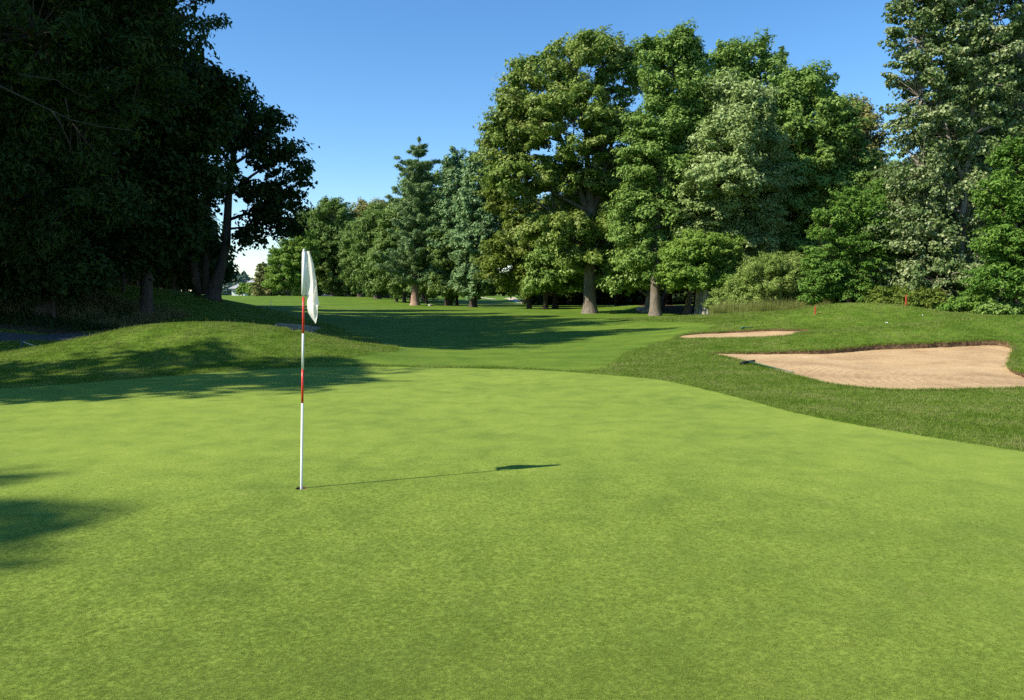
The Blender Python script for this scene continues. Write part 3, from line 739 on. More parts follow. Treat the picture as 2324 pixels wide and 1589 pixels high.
make_tree('maple_tree', 'broad dark green maple filling the middle between the silver tree and the sky gap', 'tree', 1790, 62,
  [(1825, 205, 50, 46), (1850, 260, 66, 52), (1790, 220, 44, 50), (1800, 320, 86, 66), (1880, 320, 50, 50), (1830, 400, 96, 60), (1790, 480, 96, 60), (1890, 440, 60, 60), (1770, 560, 100, 46), (1870, 540, 60, 60), (1905, 300, 46, 56), (1930, 380, 46, 60), (1925, 470, 40, 60), (1750, 400, 60, 60, -2)],
  [[(1740, 708, 18), (1745, 620, 16), (1770, 480, 12), (1800, 330, 8), (1825, 210, 4)]], 'maple', 'dark', 430, 115, 1.1, 0.33, 27, nlimb=16)
make_conifer('spruce_tree', 'dark spruce tip sticking up above the maples', 'tree', gbase(1760, 82), 27.0, lambda t: 3.0 * (1 - t) ** 0.8 + 0.25, 'pine', 'dark', 28, tiers=24, clear=0.3, nb=6, size=0.6, aspect=0.25, per=24, cr=0.6)
make_tree('beech_tree', 'thin-leaved tan tree at the right end of the maples against the sky', 'tree', 1960, 75,
  [(1956, 300, 38, 44, -4), (1974, 355, 28, 44, -4), (1940, 262, 32, 30, -3), (1945, 400, 50, 50, -4), (1980, 410, 22, 30, -4), (1970, 460, 36, 36, -3)], [[(1945, 700, 12), (1950, 550, 10), (1965, 320, 4)]], 'tan', 'brown', 190, 95, 1.0, 0.3, 29, nlimb=10)
make_tree('maple_tree', 'distant bluish tree low in the gap left of the poplar', 'tree', 2030, 125,
  [(2030, 400, 34, 26), (2000, 440, 40, 40), (2060, 440, 40, 50)], [[(2030, 690, 10), (2030, 560, 9), (2030, 420, 4)]], 'bluegreen', 'dark', 140, 90, 1.6, 0.46, 30, nlimb=8)

# --- bush, locusts, poplar at the right
make_tree('shrub', 'large pale olive shrub with arching shoots left of the bright locust', 'bush', 1742, 50,
  [(1735, 635, 66, 50), (1785, 625, 48, 42), (1690, 660, 36, 36), (1800, 660, 34, 42), (1750, 600, 34, 18), (1720, 690, 60, 24), (1790, 690, 44, 24)],
  [[(1742, 716, 6), (1742, 680, 5), (1740, 640, 2)], [(1752, 716, 4), (1770, 660, 2)], [(1735, 716, 4), (1705, 670, 2)]], 'bush', 'brown', 330, 120, 0.42, 0.15, 31, nlimb=10, limb_r=0.04, twig_r=0.012, aspect=0.45, up=0.3, flat=1.0, bottom=0.8)
make_tree('shrub', 'small round olive shrub beside the pale trunks, left of the large shrub', 'bush', 1636, 51,
  [(1638, 680, 24, 24), (1650, 696, 24, 14), (1625, 692, 16, 14)], [[(1637, 717, 3), (1637, 690, 2)]], 'bush', 'brown', 80, 90, 0.3, 0.15, 32, nlimb=5, limb_r=0.03, twig_r=0.01, aspect=0.5)
make_tree('locust_tree', 'vivid green locust with fine drooping sprays left of the poplar', 'tree', 1925, 42,
  [(1900, 545, 52, 54), (1955, 490, 48, 42), (1925, 460, 34, 30), (1880, 625, 42, 50), (1960, 590, 54, 54), (1930, 660, 52, 34), (1995, 540, 34, 50), (1858, 600, 22, 34), (1985, 440, 34, 30, 1), (2010, 640, 40, 50, 1), (1850, 660, 26, 34), (1880, 500, 26, 26), (2000, 500, 40, 40, 1)],
  [[(1925, 712, 10), (1925, 650, 8), (1930, 540, 5), (1935, 470, 3)]], 'locust', 'brown', 380, 130, 0.55, 0.17, 33, nlimb=14, aspect=0.45, up=1.0, flat=0.45)
make_tree('poplar_tree', 'towering grey-green poplar with glinting leaves and a pale trunk', 'tree', 2178, 42,
  [(2085, 40, 64, 62), (2060, 165, 48, 38), (2130, 165, 84, 78), (2240, 160, 84, 96), (2058, 262, 42, 28), (2120, 300, 76, 74), (2235, 320, 76, 86), (2105, 415, 84, 64), (2200, 445, 80, 80), (2075, 515, 74, 66), (2170, 575, 80, 60), (2270, 40, 80, 100), (2160, 60, 70, 70), (2150, -80, 120, 90), (2260, -110, 120, 110), (2340, 100, 60, 120), (2350, 300, 60, 120), (2030, 90, 30, 22)],
  [[(2178, 690, 17), (2178, 620, 15), (2185, 480, 13), (2205, 300, 11), (2215, 120, 8), (2215, -60, 5)], [(2190, 430, 9), (2150, 300, 7), (2120, 160, 5), (2090, 40, 3)]],
  'poplar', 'pale', 620, 120, 0.62, 0.17, 34, nlimb=24, limb_r=0.12, aspect=0.85, up=0.25, droop=0.8, bottom=0.7)
make_tree('poplar_tree', 'lower poplar stem hidden in leaves at the foot of the towering poplar', 'tree', 2060, 44,
  [(2060, 600, 60, 50), (2130, 640, 70, 40), (2020, 590, 40, 50), (2040, 480, 50, 50, 2), (2030, 420, 46, 40, 2), (2010, 520, 50, 70, -2), (2090, 560, 70, 70, -3), (2130, 640, 90, 46, -4), (2000, 620, 40, 50, -2), (2210, 640, 50, 50, -3)], [[(2060, 700, 9), (2062, 600, 7), (2045, 460, 4)]], 'poplar', 'pale', 330, 115, 0.62, 0.17, 35, nlimb=10, limb_r=0.08, aspect=0.85, up=0.3)
make_tree('locust_tree', 'deep green locust at the right edge in front of the poplar', 'tree', 2300, 35,
  [(2300, 365, 44, 48), (2280, 450, 54, 50), (2320, 530, 60, 60), (2275, 560, 46, 50), (2290, 640, 56, 50), (2370, 440, 70, 110), (2370, 620, 70, 80), (2245, 630, 26, 36)],
  [[(2310, 715, 12), (2310, 640, 10), (2305, 500, 7), (2300, 380, 3)]], 'locust', 'brown', 350, 130, 0.55, 0.17, 36, nlimb=14, aspect=0.45, up=1.0, flat=0.45)
for (u, D, lb, lf, sd, lab_) in (
   (2010, 39, [(2010, 688, 36, 20), (1985, 700, 26, 14), (2036, 680, 22, 26), (1998, 672, 14, 18)], 'lime', 37, 'lime creeper clump below the poplar, nearest the bright locust'),
   (2095, 38, [(2095, 696, 46, 18), (2066, 690, 26, 24), (2130, 700, 34, 16), (2110, 676, 18, 18)], 'lime', 38, 'lime creeper clump behind the mound crest, beside the upper orange stake'),
   (2190, 37, [(2185, 700, 44, 24), (2150, 705, 30, 14), (2225, 700, 30, 26), (2205, 680, 18, 22)], 'locust', 39, 'lime creeper clump around the poplar trunk'),
   (2265, 35, [(2262, 706, 36, 16), (2300, 712, 36, 14)], 'maple', 40, 'dark creeper clump below the deep green locust')):
    make_tree('bramble', lab_, 'bush', u, D, lb, [[(u, 716, 2.5), (u + 4, 700, 1.5)]], lf, 'brown', 120, 90, 0.3, 0.13, sd, nlimb=6, limb_r=0.02, twig_r=0.008, aspect=0.7, group='creepers along the wood edge')

# --- wood behind the oak and maples
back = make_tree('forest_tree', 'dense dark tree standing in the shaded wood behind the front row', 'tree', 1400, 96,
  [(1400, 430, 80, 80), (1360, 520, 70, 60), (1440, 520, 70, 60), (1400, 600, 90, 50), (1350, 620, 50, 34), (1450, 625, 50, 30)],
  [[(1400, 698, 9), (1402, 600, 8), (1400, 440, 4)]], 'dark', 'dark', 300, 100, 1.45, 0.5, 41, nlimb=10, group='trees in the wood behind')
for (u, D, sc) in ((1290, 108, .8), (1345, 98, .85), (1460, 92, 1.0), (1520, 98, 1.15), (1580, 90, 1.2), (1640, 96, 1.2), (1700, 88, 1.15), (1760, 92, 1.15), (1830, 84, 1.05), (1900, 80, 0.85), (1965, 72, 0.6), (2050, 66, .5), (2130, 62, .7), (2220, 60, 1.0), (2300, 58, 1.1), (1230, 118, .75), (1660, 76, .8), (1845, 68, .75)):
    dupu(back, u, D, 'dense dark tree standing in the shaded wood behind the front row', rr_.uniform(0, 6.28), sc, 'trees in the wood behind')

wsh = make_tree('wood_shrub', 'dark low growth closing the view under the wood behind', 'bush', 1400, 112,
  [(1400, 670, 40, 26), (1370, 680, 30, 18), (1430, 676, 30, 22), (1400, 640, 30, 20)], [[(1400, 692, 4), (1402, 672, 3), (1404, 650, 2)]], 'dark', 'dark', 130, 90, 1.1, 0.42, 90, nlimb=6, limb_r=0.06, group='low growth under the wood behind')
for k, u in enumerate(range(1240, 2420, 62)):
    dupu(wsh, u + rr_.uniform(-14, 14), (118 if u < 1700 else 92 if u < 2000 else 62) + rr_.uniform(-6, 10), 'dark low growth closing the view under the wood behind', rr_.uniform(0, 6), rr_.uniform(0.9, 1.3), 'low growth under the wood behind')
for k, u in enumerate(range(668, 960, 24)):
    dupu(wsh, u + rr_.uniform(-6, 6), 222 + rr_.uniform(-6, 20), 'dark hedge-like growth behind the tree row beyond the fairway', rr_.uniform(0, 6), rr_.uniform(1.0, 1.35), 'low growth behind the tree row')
# --- shaded trees at the left
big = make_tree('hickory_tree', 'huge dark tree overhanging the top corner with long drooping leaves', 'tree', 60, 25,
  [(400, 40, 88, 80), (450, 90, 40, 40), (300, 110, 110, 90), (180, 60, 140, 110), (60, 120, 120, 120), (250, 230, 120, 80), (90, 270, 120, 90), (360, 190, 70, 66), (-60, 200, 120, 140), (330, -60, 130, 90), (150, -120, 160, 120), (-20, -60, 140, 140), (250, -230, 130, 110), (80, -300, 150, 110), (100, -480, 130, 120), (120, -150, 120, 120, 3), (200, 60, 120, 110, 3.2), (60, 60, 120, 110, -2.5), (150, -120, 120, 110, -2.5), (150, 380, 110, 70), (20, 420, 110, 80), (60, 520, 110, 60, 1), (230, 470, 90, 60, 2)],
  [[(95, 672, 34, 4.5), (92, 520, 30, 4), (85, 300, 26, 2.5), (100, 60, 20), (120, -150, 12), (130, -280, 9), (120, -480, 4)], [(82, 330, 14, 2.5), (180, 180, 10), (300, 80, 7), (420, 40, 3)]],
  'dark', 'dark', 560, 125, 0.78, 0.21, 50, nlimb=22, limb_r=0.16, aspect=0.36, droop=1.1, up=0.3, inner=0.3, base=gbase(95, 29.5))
for pl, w in (([(0, 195), (40, 215), (100, 243), (160, 272), (230, 288), (300, 296)], 5.5), ([(118, 252), (140, 285), (155, 320), (168, 352)], 4), ([(40, 168), (90, 176), (130, 182), (160, 205), (200, 222)], 3.5), ([(165, 280), (190, 315), (215, 345), (240, 372)], 2.5), ([(148, 222), (156, 262), (158, 300)], 2.8)):
    mb = MB(); P = [at(u, v, 20.6 + 0.15 * i) - big.location for i, (u, v) in enumerate(pl)]
    mb.tube(P, list(np.linspace(w * 18.4 / FPX / 2, w * 0.35 * 18.4 / FPX / 2, len(P))), 6); mb.build('dead_branch', M['stub'], big, True)
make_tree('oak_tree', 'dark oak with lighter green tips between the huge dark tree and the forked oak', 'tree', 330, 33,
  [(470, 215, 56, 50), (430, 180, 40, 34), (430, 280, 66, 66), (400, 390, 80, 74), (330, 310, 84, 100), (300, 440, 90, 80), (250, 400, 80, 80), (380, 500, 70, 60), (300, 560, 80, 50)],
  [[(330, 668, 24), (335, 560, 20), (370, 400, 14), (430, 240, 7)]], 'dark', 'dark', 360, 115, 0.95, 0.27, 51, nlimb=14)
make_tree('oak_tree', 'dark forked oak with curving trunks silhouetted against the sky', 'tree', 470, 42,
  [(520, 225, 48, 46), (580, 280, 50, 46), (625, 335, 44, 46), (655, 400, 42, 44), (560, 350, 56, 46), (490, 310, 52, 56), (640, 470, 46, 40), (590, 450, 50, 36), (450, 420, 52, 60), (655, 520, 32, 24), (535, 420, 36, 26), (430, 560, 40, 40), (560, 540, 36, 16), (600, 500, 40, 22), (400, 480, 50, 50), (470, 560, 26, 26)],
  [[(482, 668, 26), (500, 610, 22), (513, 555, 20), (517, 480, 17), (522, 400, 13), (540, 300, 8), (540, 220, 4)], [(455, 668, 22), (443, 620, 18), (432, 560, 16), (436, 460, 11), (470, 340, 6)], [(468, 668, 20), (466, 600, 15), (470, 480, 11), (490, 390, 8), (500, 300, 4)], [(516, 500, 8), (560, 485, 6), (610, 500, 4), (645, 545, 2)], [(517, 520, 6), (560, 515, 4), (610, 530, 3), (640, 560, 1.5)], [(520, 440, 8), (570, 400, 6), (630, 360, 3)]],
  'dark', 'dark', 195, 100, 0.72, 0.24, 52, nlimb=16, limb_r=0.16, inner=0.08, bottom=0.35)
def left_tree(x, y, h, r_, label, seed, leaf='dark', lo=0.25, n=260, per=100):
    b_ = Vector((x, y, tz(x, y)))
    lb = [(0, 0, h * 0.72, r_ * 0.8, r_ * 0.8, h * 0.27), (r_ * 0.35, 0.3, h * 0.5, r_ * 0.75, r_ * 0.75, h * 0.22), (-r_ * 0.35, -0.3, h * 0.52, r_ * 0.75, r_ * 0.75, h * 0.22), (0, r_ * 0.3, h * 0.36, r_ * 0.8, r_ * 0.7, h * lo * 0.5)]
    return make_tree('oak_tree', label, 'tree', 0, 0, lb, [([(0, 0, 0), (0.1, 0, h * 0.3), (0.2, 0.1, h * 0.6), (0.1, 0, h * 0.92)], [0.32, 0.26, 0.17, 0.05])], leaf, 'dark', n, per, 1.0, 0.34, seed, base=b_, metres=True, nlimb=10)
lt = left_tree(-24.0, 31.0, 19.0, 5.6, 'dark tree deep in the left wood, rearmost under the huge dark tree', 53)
dup(lt, -21.0, 31.5, 'tall dark tree in the left wood right behind the huge dark tree', 1.3, 0.92, None, 1.18)
dup(lt, -22.5, 38.5, 'tall dark tree in the left wood behind the dark oak with lighter tips', 2.0, 0.95, None, 1.2)
dup(lt, -24.0, 46.5, 'dark tree in the left wood left of the forked oak', 2.9, 0.9, None, 1.2)
dup(lt, -27.5, 55.0, 'dark tree in the left wood rising behind the forked oak', 2.4, 0.75, None, 1.25)
dup(lt, -32.0, 66.0, 'shaded tree at the end of the left wood beyond the forked oak', 3.6, 0.9, None, 1.3)
dup(lt, -31.0, 36.0, 'dark tree in the left wood, farthest in behind the dry grass', 5.0, 1.1, None)
# trees whose crowns stand beside the frame and throw the shade over the green, the mound and the wood
dup(lt, -22.2, 19.6, 'tall tree beside the huge dark tree whose shade crosses the near fairway', 3.3, 0.72, None, 1.15)
dup(lt, -27.5, 23.5, 'tall tree beside the cart path whose shade covers the huge dark tree', 1.9, 1.0, None, 1.15)
dup(lt, -34.0, 27.0, 'tall tree far in beside the cart path shading the left wood', 4.9, 1.2, None, 1.2)
left_tree(-20.4, 10.2, 16.2, 3.3, 'slim tree beside the green whose shade crosses the foot of the mound', 55, n=120, per=75)
left_tree(-24.0, -1.6, 19.4, 2.3, 'tall slim tree beside the green whose shade reaches the near left of the putting green', 56, n=54, per=48)
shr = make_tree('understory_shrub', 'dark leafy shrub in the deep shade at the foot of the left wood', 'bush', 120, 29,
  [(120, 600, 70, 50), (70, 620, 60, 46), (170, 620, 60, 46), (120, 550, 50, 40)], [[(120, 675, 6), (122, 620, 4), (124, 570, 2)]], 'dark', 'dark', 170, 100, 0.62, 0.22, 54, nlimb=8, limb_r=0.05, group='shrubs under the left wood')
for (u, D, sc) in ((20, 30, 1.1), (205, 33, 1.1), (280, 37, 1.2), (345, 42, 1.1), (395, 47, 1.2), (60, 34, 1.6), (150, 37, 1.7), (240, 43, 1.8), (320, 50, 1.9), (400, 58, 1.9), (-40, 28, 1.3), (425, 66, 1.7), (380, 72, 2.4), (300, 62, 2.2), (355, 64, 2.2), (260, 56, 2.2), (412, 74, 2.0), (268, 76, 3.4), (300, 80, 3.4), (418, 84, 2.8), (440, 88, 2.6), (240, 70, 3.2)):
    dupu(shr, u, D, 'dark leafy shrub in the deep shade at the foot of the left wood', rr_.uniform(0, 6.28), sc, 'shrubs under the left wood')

# ------------------------------------------------------------------ grass
def outside(xy, polys): 
    k = np.ones(len(xy), bool)
    for p in polys: k &= ~inside(xy[:, 0], xy[:, 1], p)
    return k
def tuft_mesh(name, n, h, spread, wid, seed, lean=0.5):
    rg = np.random.default_rng(seed); v = []; f = []; a = []
    for i in range(n):
        x, y = rg.normal(size=2) * spread; an = rg.uniform(0, 6.28); hh = h * rg.uniform(0.5, 1.2); ln = lean * rg.uniform(0.2, 1.2) * hh
        dx, dy = math.cos(an), math.sin(an); px, py = -dy * wid / 2, dx * wid / 2
        k = len(v); v += [(x - px, y - py, -0.01), (x + px, y + py, -0.01), (x + dx * ln * 0.4 + px * .7, y + dy * ln * 0.4 + py * .7, hh * 0.6), (x + dx * ln * 0.4 - px * .7, y + dy * ln * 0.4 - py * .7, hh * 0.6), (x + dx * ln, y + dy * ln, hh)]
        f += [(k, k + 1, k + 2, k + 3), (k + 3, k + 2, k + 4, k + 4)]; a += [rg.random()] * 2
    me = bpy.data.meshes.new(name); me.from_pydata(v, [], [tuple(dict.fromkeys(q)) for q in f]); at_ = me.attributes.new('rnd', 'FLOAT', 'FACE'); at_.data.foreach_set('value', np.array(a, np.float32)); me.update()
    return me
def scatter(name, P, scale, tuft_me, mat, label, seed):
    """one object of grass: a tuft set at every point"""
    rg = np.random.default_rng(seed)
    src = bpy.data.objects.new(name + '_tuft', tuft_me); tuft_me.materials.append(mat)
    me = bpy.data.meshes.new(name); me.vertices.add(len(P)); me.vertices.foreach_set('co', np.asarray(P, np.float32).ravel())
    a = me.attributes.new('tuft_scale', 'FLOAT', 'POINT'); a.data.foreach_set('value', np.asarray(scale, np.float32))
    rot = np.zeros((len(P), 3), np.float32); rot[:, 2] = rg.uniform(0, 6.28, len(P)); rot[:, 0] = rg.normal(size=len(P)) * 0.12
    a = me.attributes.new('tuft_rot', 'FLOAT_VECTOR', 'POINT'); a.data.foreach_set('vector', rot.ravel())
    o = bpy.data.objects.new(name, me); C.objects.link(o); tag(o, label, 'grass', kind='stuff')
    ng = bpy.data.node_groups.new(name, 'GeometryNodeTree')
    ng.interface.new_socket('Geometry', in_out='INPUT', socket_type='NodeSocketGeometry'); ng.interface.new_socket('Geometry', in_out='OUTPUT', socket_type='NodeSocketGeometry')
    gi, go = ng.nodes.new('NodeGroupInput'), ng.nodes.new('NodeGroupOutput')
    oi = ng.nodes.new('GeometryNodeObjectInfo'); oi.inputs['Object'].default_value = src; oi.inputs['As Instance'].default_value = True
    ip = ng.nodes.new('GeometryNodeInstanceOnPoints')
    ns = ng.nodes.new('GeometryNodeInputNamedAttribute'); ns.data_type = 'FLOAT'; ns.inputs['Name'].default_value = 'tuft_scale'
    nr = ng.nodes.new('GeometryNodeInputNamedAttribute'); nr.data_type = 'FLOAT_VECTOR'; nr.inputs['Name'].default_value = 'tuft_rot'
    lk = ng.links.new
    lk(gi.outputs[0], ip.inputs['Points']); lk(oi.outputs['Geometry'], ip.inputs['Instance'])
    lk(nr.outputs['Attribute'], ip.inputs['Rotation']); lk(ns.outputs['Attribute'], ip.inputs['Scale']); lk(ip.outputs[0], go.inputs[0])
    md = o.modifiers.new('tufts', 'NODES'); md.node_group = ng
    return o
rg = np.random.default_rng(77)
def polar(n, r0, r1, a0=-0.66, a1=0.66):
    r_ = np.exp(rg.uniform(math.log(r0), math.log(r1), n)); a_ = rg.uniform(a0, a1, n)
    return np.column_stack([r_ * np.sin(a_), r_ * np.cos(a_)])
xy = polar(210000, 7.0, 46.0)
xy = xy[outside(xy, [p for n, p in REG if n not in ('cup', 'farpath')])]
rr2 = np.hypot(xy[:, 0], xy[:, 1])
scatter('rough_grass', np.column_stack([xy, terr(xy[:, 0], xy[:, 1])]), (0.45 + rr2 / 34) * rg.uniform(0.5, 1.4, len(xy)), tuft_mesh('grass_tuft', 18, 0.030, 0.06, 0.005, 1, 1.5), M['blade'], 'short rough grass over the mounds and round the bunkers', 2)
xy = polar(420000, 2.2, 12.0, -0.66, 0.66)
xy = xy[inside(xy[:, 0], xy[:, 1], green_poly) & (np.hypot(xy[:, 0] - cup_c.x, xy[:, 1] - cup_c.y) > 0.062)]
rr2 = np.hypot(xy[:, 0], xy[:, 1])
scatter('green_grass', np.column_stack([xy, terr(xy[:, 0], xy[:, 1])]), np.clip((11.5 - rr2) / 5.0, 0.15, 1.0) * rg.uniform(0.75, 1.2, len(xy)), tuft_mesh('green_tuft', 14, 0.0030, 0.009, 0.0016, 21, 2.6), M['greenblade'], 'close-mown grass of the putting green', 22)
# ragged turf edge hanging over the bunkers
ep = []; es = []
for poly, k in ((sand1_poly, 9), (sand2_poly, 5), (sand3_poly, 4)):
    d = np.roll(poly, -1, 0) - np.roll(poly, 1, 0); nn = np.stack([d[:, 1], -d[:, 0]], 1); nn /= np.linalg.norm(nn, axis=1)[:, None]
    if np.sum(poly[:, 0] * np.roll(poly[:, 1], -1) - np.roll(poly[:, 0], -1) * poly[:, 1]) < 0: nn = -nn
    for _ in range(k):
        q = poly + nn * rg.uniform(0.0, 0.10, len(poly))[:, None] + rg.normal(size=poly.shape) * 0.02
        ep.append(q); es.append(rg.uniform(0.4, 1.1, len(poly)))
ep = np.vstack(ep); es = np.concatenate(es)
scatter('lip_grass', np.column_stack([ep, terr(ep[:, 0], ep[:, 1])]), es, tuft_mesh('lip_tuft', 12, 0.06, 0.03, 0.007, 3, 1.2), M['blade'], 'ragged grass hanging over the bunker edges', 4)
# tall seedy grass
def region_pts(n, boxpx, D0, D1):
    u = rg.uniform(boxpx[0], boxpx[1], n); y = rg.uniform(D0, D1, n); x = (u - CU) / FPX * y
    return np.column_stack([x, y])
q = region_pts(2600, (1615, 1880), 45.5, 49.5); q = q[rg.random(len(q)) < 0.9]
scatter('tall_grass', np.column_stack([q, terr(q[:, 0], q[:, 1])]), (0.25 + 0.75 * (0.5 + 0.5 * np.sin(q[:, 0] * 1.9 + np.sin(q[:, 1] * 2.3) * 2)) ) * rg.uniform(0.5, 1.3, len(q)), tuft_mesh('seed_grass_tuft', 16, 0.70, 0.13, 0.010, 5, 0.45), M['weedblade'], 'tall seeding grass along the foot of the olive shrub', 6)
q = np.column_stack([rg.uniform(-21, -14.6, 1500), rg.uniform(29, 35, 1500)]); q = q[rg.random(len(q)) < 0.8]
scatter('dry_grass', np.column_stack([q, terr(q[:, 0], q[:, 1])]), rg.uniform(0.4, 1.2, len(q)), tuft_mesh('dry_grass_tuft', 14, 0.36, 0.12, 0.014, 7, 0.5), M['dryblade'], 'dry tan grass in the shade beside the cart path', 8)
q = np.column_stack([rg.uniform(-34, -15, 5200), rg.uniform(27.5, 48, 5200)]); q = q[inside(q[:, 0], q[:, 1], lit_poly)]
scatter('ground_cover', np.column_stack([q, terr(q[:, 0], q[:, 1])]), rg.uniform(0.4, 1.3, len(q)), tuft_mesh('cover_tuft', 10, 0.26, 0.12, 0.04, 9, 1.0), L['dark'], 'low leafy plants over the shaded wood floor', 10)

# ------------------------------------------------------------------ flagstick in the cup
base = cup_c.copy(); topp = at(690, 566, base.y)
stick = empty('flagstick', base, 'red and white striped flagstick with a limp white flag, standing in the cup', 'flagstick')
dirv = (topp - base)
def onstick(v):   # point of the stick seen at picture height v
    t = (1108 - v) / (1108 - 566.0); return dirv * t
def seg(name, v0, v1, r0, r1, mat):
    mb = MB(); mb.tube([onstick(v0), (onstick(v0) + onstick(v1)) / 2, onstick(v1)], [r0, (r0 + r1) / 2, r1], 14); return mb.build(name, mat, stick, True)
rb, rt = 0.0110, 0.0095
def rad_v(v): return rb + (rt - rb) * (1108 - v) / 542.0
mb = MB(); mb.tube([onstick(1108) + Vector((0, 0, -0.13)), onstick(1108), onstick(912)], [0.011, rb, rad_v(912)], 14); s0 = mb.build('pole', M['white'], stick, True); s0['label'] = 'plain white lower length of the pole'
seg('band', 912, 834.7, rad_v(912), rad_v(834.7), M['red'])['label'] = 'lower red band'
seg('band', 834.7, 754, rad_v(834.7), rad_v(754), M['white'])['label'] = 'white band between the red bands'
seg('band', 754, 672, rad_v(754), rad_v(672), M['red'])['label'] = 'upper red band'
seg('band', 672, 569, rad_v(672), rt, M['white'])['label'] = 'white upper end of the pole inside the flag sleeve'
seg('flag_sleeve', 668, 571.5, 0.0185, 0.0165, M['white'])
seg('pole_cap', 571.5, 565, 0.0115, 0.008, M['white'])
# hanging cloth: rows down the flag, each row a folded line from hoist edge to fly edge
def cloth():
    D = base.y
    L_ = [(572, 697, 703), (600, 697.5, 712), (640, 697, 718), (665, 696, 720), (680, 694, 722.5), (692, 694.5, 721.5), (700, 695, 720.5), (712, 698, 720.8), (722, 705, 719.5), (733, 715, 717)]
    vs_ = np.array([l[0] for l in L_]); le = np.array([l[1] for l in L_]); re = np.array([l[2] for l in L_])
    nr, nc = 46, 30; V_ = []; Fc = []
    for i in range(nr):
        v = 570 + (733.5 - 570) * i / (nr - 1)
        a, b = np.interp(v, vs_, le), np.interp(v, vs_, re)
        if v < 671: a = 692.0 + 0.5 * math.sin(v * 0.1)
        k = i / (nr - 1); amp = 0.006 + 0.016 * min(1, k * 1.5) * (1 - max(0, k - 0.8) * 3.5)
        for j in range(nc):
            s = j / (nc - 1)
            w = s + 0.09 * math.sin(s * math.pi * 4 + k * 2.2) * min(1, k * 3)
            w = (w - 0.0); w = min(max(w, 0), 1)
            u = a + (b - a) * w
            dep = amp * math.sin(s * math.pi * 3.4 + k * 2.6) + 0.5 * amp * math.sin(s * 17 + k * 7) * 0.35 + 0.03 * math.sin(k * 9 + s * 2) * k + 0.20 * s * min(1, 0.25 + k)
            p = at(u, v + 1.2 * math.sin(s * 6 + k * 5) * k, D + dep) - base
            V_.append(p)
    for i in range(nr - 1):
        for j in range(nc - 1): Fc.append((i * nc + j, i * nc + j + 1, (i + 1) * nc + j + 1, (i + 1) * nc + j))
    me = bpy.data.meshes.new('flag'); me.from_pydata([tuple(p) for p in V_], [], Fc); me.polygons.foreach_set('use_smooth', [True] * len(Fc)); me.update()
    o = link_mesh('flag', me, M['flag'], stick)
    # outer fold turned back over the fly side
    V_ = []; Fc = []; nr, nc = 22, 9
    for i in range(nr):
        k = i / (nr - 1); v = 640 + 52 * k
        a = np.interp(v, [640, 665, 692], [716, 712, 707]); b = np.interp(v, [640, 668, 690, 692], [718.3, 721, 724.5, 725])
        if k > 0.85: a = a + (b - a) * (k - 0.85) * 3.0
        for j in range(nc):
            s = j / (nc - 1); p = at(a + (b - a) * s, v + (s - 0.5) * 1.5 * k, D + 0.09 - 0.02 * math.sin(s * 5 + k * 4) - 0.03 * k) - base; V_.append(tuple(p))
    for i in range(nr - 1):
        for j in range(nc - 1): Fc.append((i * nc + j, i * nc + j + 1, (i + 1) * nc + j + 1, (i + 1) * nc + j))
    me = bpy.data.meshes.new('flag_fold'); me.from_pydata(V_, [], Fc); me.polygons.foreach_set('use_smooth', [True] * len(Fc)); me.update()
    f2 = link_mesh('flag_fold', me, M['flag'], o)
cloth()
# the cup sunk in the green
cupo = empty('hole_cup', base, 'round sunken hole in the green holding the flagstick', 'golf hole')
mb = MB(); n = 24; vs = []; fs = []
zz = [(0.054, 0.0), (0.0535, -0.028)]
for (r_, z_) in zz:
    for k in range(n): a = 2 * math.pi * k / n; vs.append((r_ * math.cos(a), r_ * math.sin(a), z_ + (tz(base.x + r_ * math.cos(a), base.y + r_ * math.sin(a)) - base.z if z_ == 0 else 0)))
fs = [(k, n + k, n + (k + 1) % n, (k + 1) % n) for k in range(n)]
mb.add(vs, fs).build('soil_wall', M['cupsoil'], cupo, True)
mb = MB(); vs = []
for (r_, z_) in ((0.054, -0.028), (0.052, -0.03), (0.052, -0.16)):
    for k in range(n): a = 2 * math.pi * k / n; vs.append((r_ * math.cos(a), r_ * math.sin(a), z_))
fs = [(i * n + k, (i + 1) * n + k, (i + 1) * n + (k + 1) % n, i * n + (k + 1) % n) for i in range(2) for k in range(n)] + [tuple(range(2 * n, 3 * n))]
mb.add(vs, fs).build('cup_liner', M['cup'], cupo, True)

# ------------------------------------------------------------------ rakes, stakes, post, small things
def frame_at(p, q):
    d = (q - p).normalized(); return d
def rake(a_px, b_px, tail_px, label, head_mat, D=None):
    a, b, t = ground_at(*a_px), ground_at(*b_px), ground_at(*tail_px)
    for p in (a, b, t): p.z = tz(p.x, p.y)
    mid = (a + b) / 2; root = empty('bunker_rake', mid, label, 'rake', 'bunker rakes')
    up_ = Vector((0, 0, 1)); ax = (b - a).normalized()
    mb = MB(); e = 0.055
    mb.tube([a - mid + up_ * e, (a + b) / 2 - mid + up_ * e, b - mid + up_ * e], [0.032, 0.034, 0.032], 12); mb.build('head', head_mat, root, True)
    n_ = 11
    for k in range(n_):
        c = a.lerp(b, (k + 0.5) / n_) - mid; mt = MB(); mt.tube([c + up_ * (e - 0.02), c + up_ * 0.012 + Vector((0, -0.02, 0))], [0.007, 0.004], 5); mt.build('tooth', head_mat, root)
    mb = MB(); h0 = up_ * (e + 0.01); h1 = t - mid + up_ * 0.03
    mb.tube([h0, h0.lerp(h1, 0.5), h1], 0.0125, 8); mb.build('handle', M['greenpaint'], root, True)
    return root
rake((1681, 829), (1712, 824.5), (1800, 848), 'black-headed bunker rake lying on the grass at the left tip of the large bunker', M['black'])
rake((1682, 748.5), (1690, 746.5), (1709, 744.5), 'bunker rake with a green handle lying behind the small far bunker', M['greenpaint'])
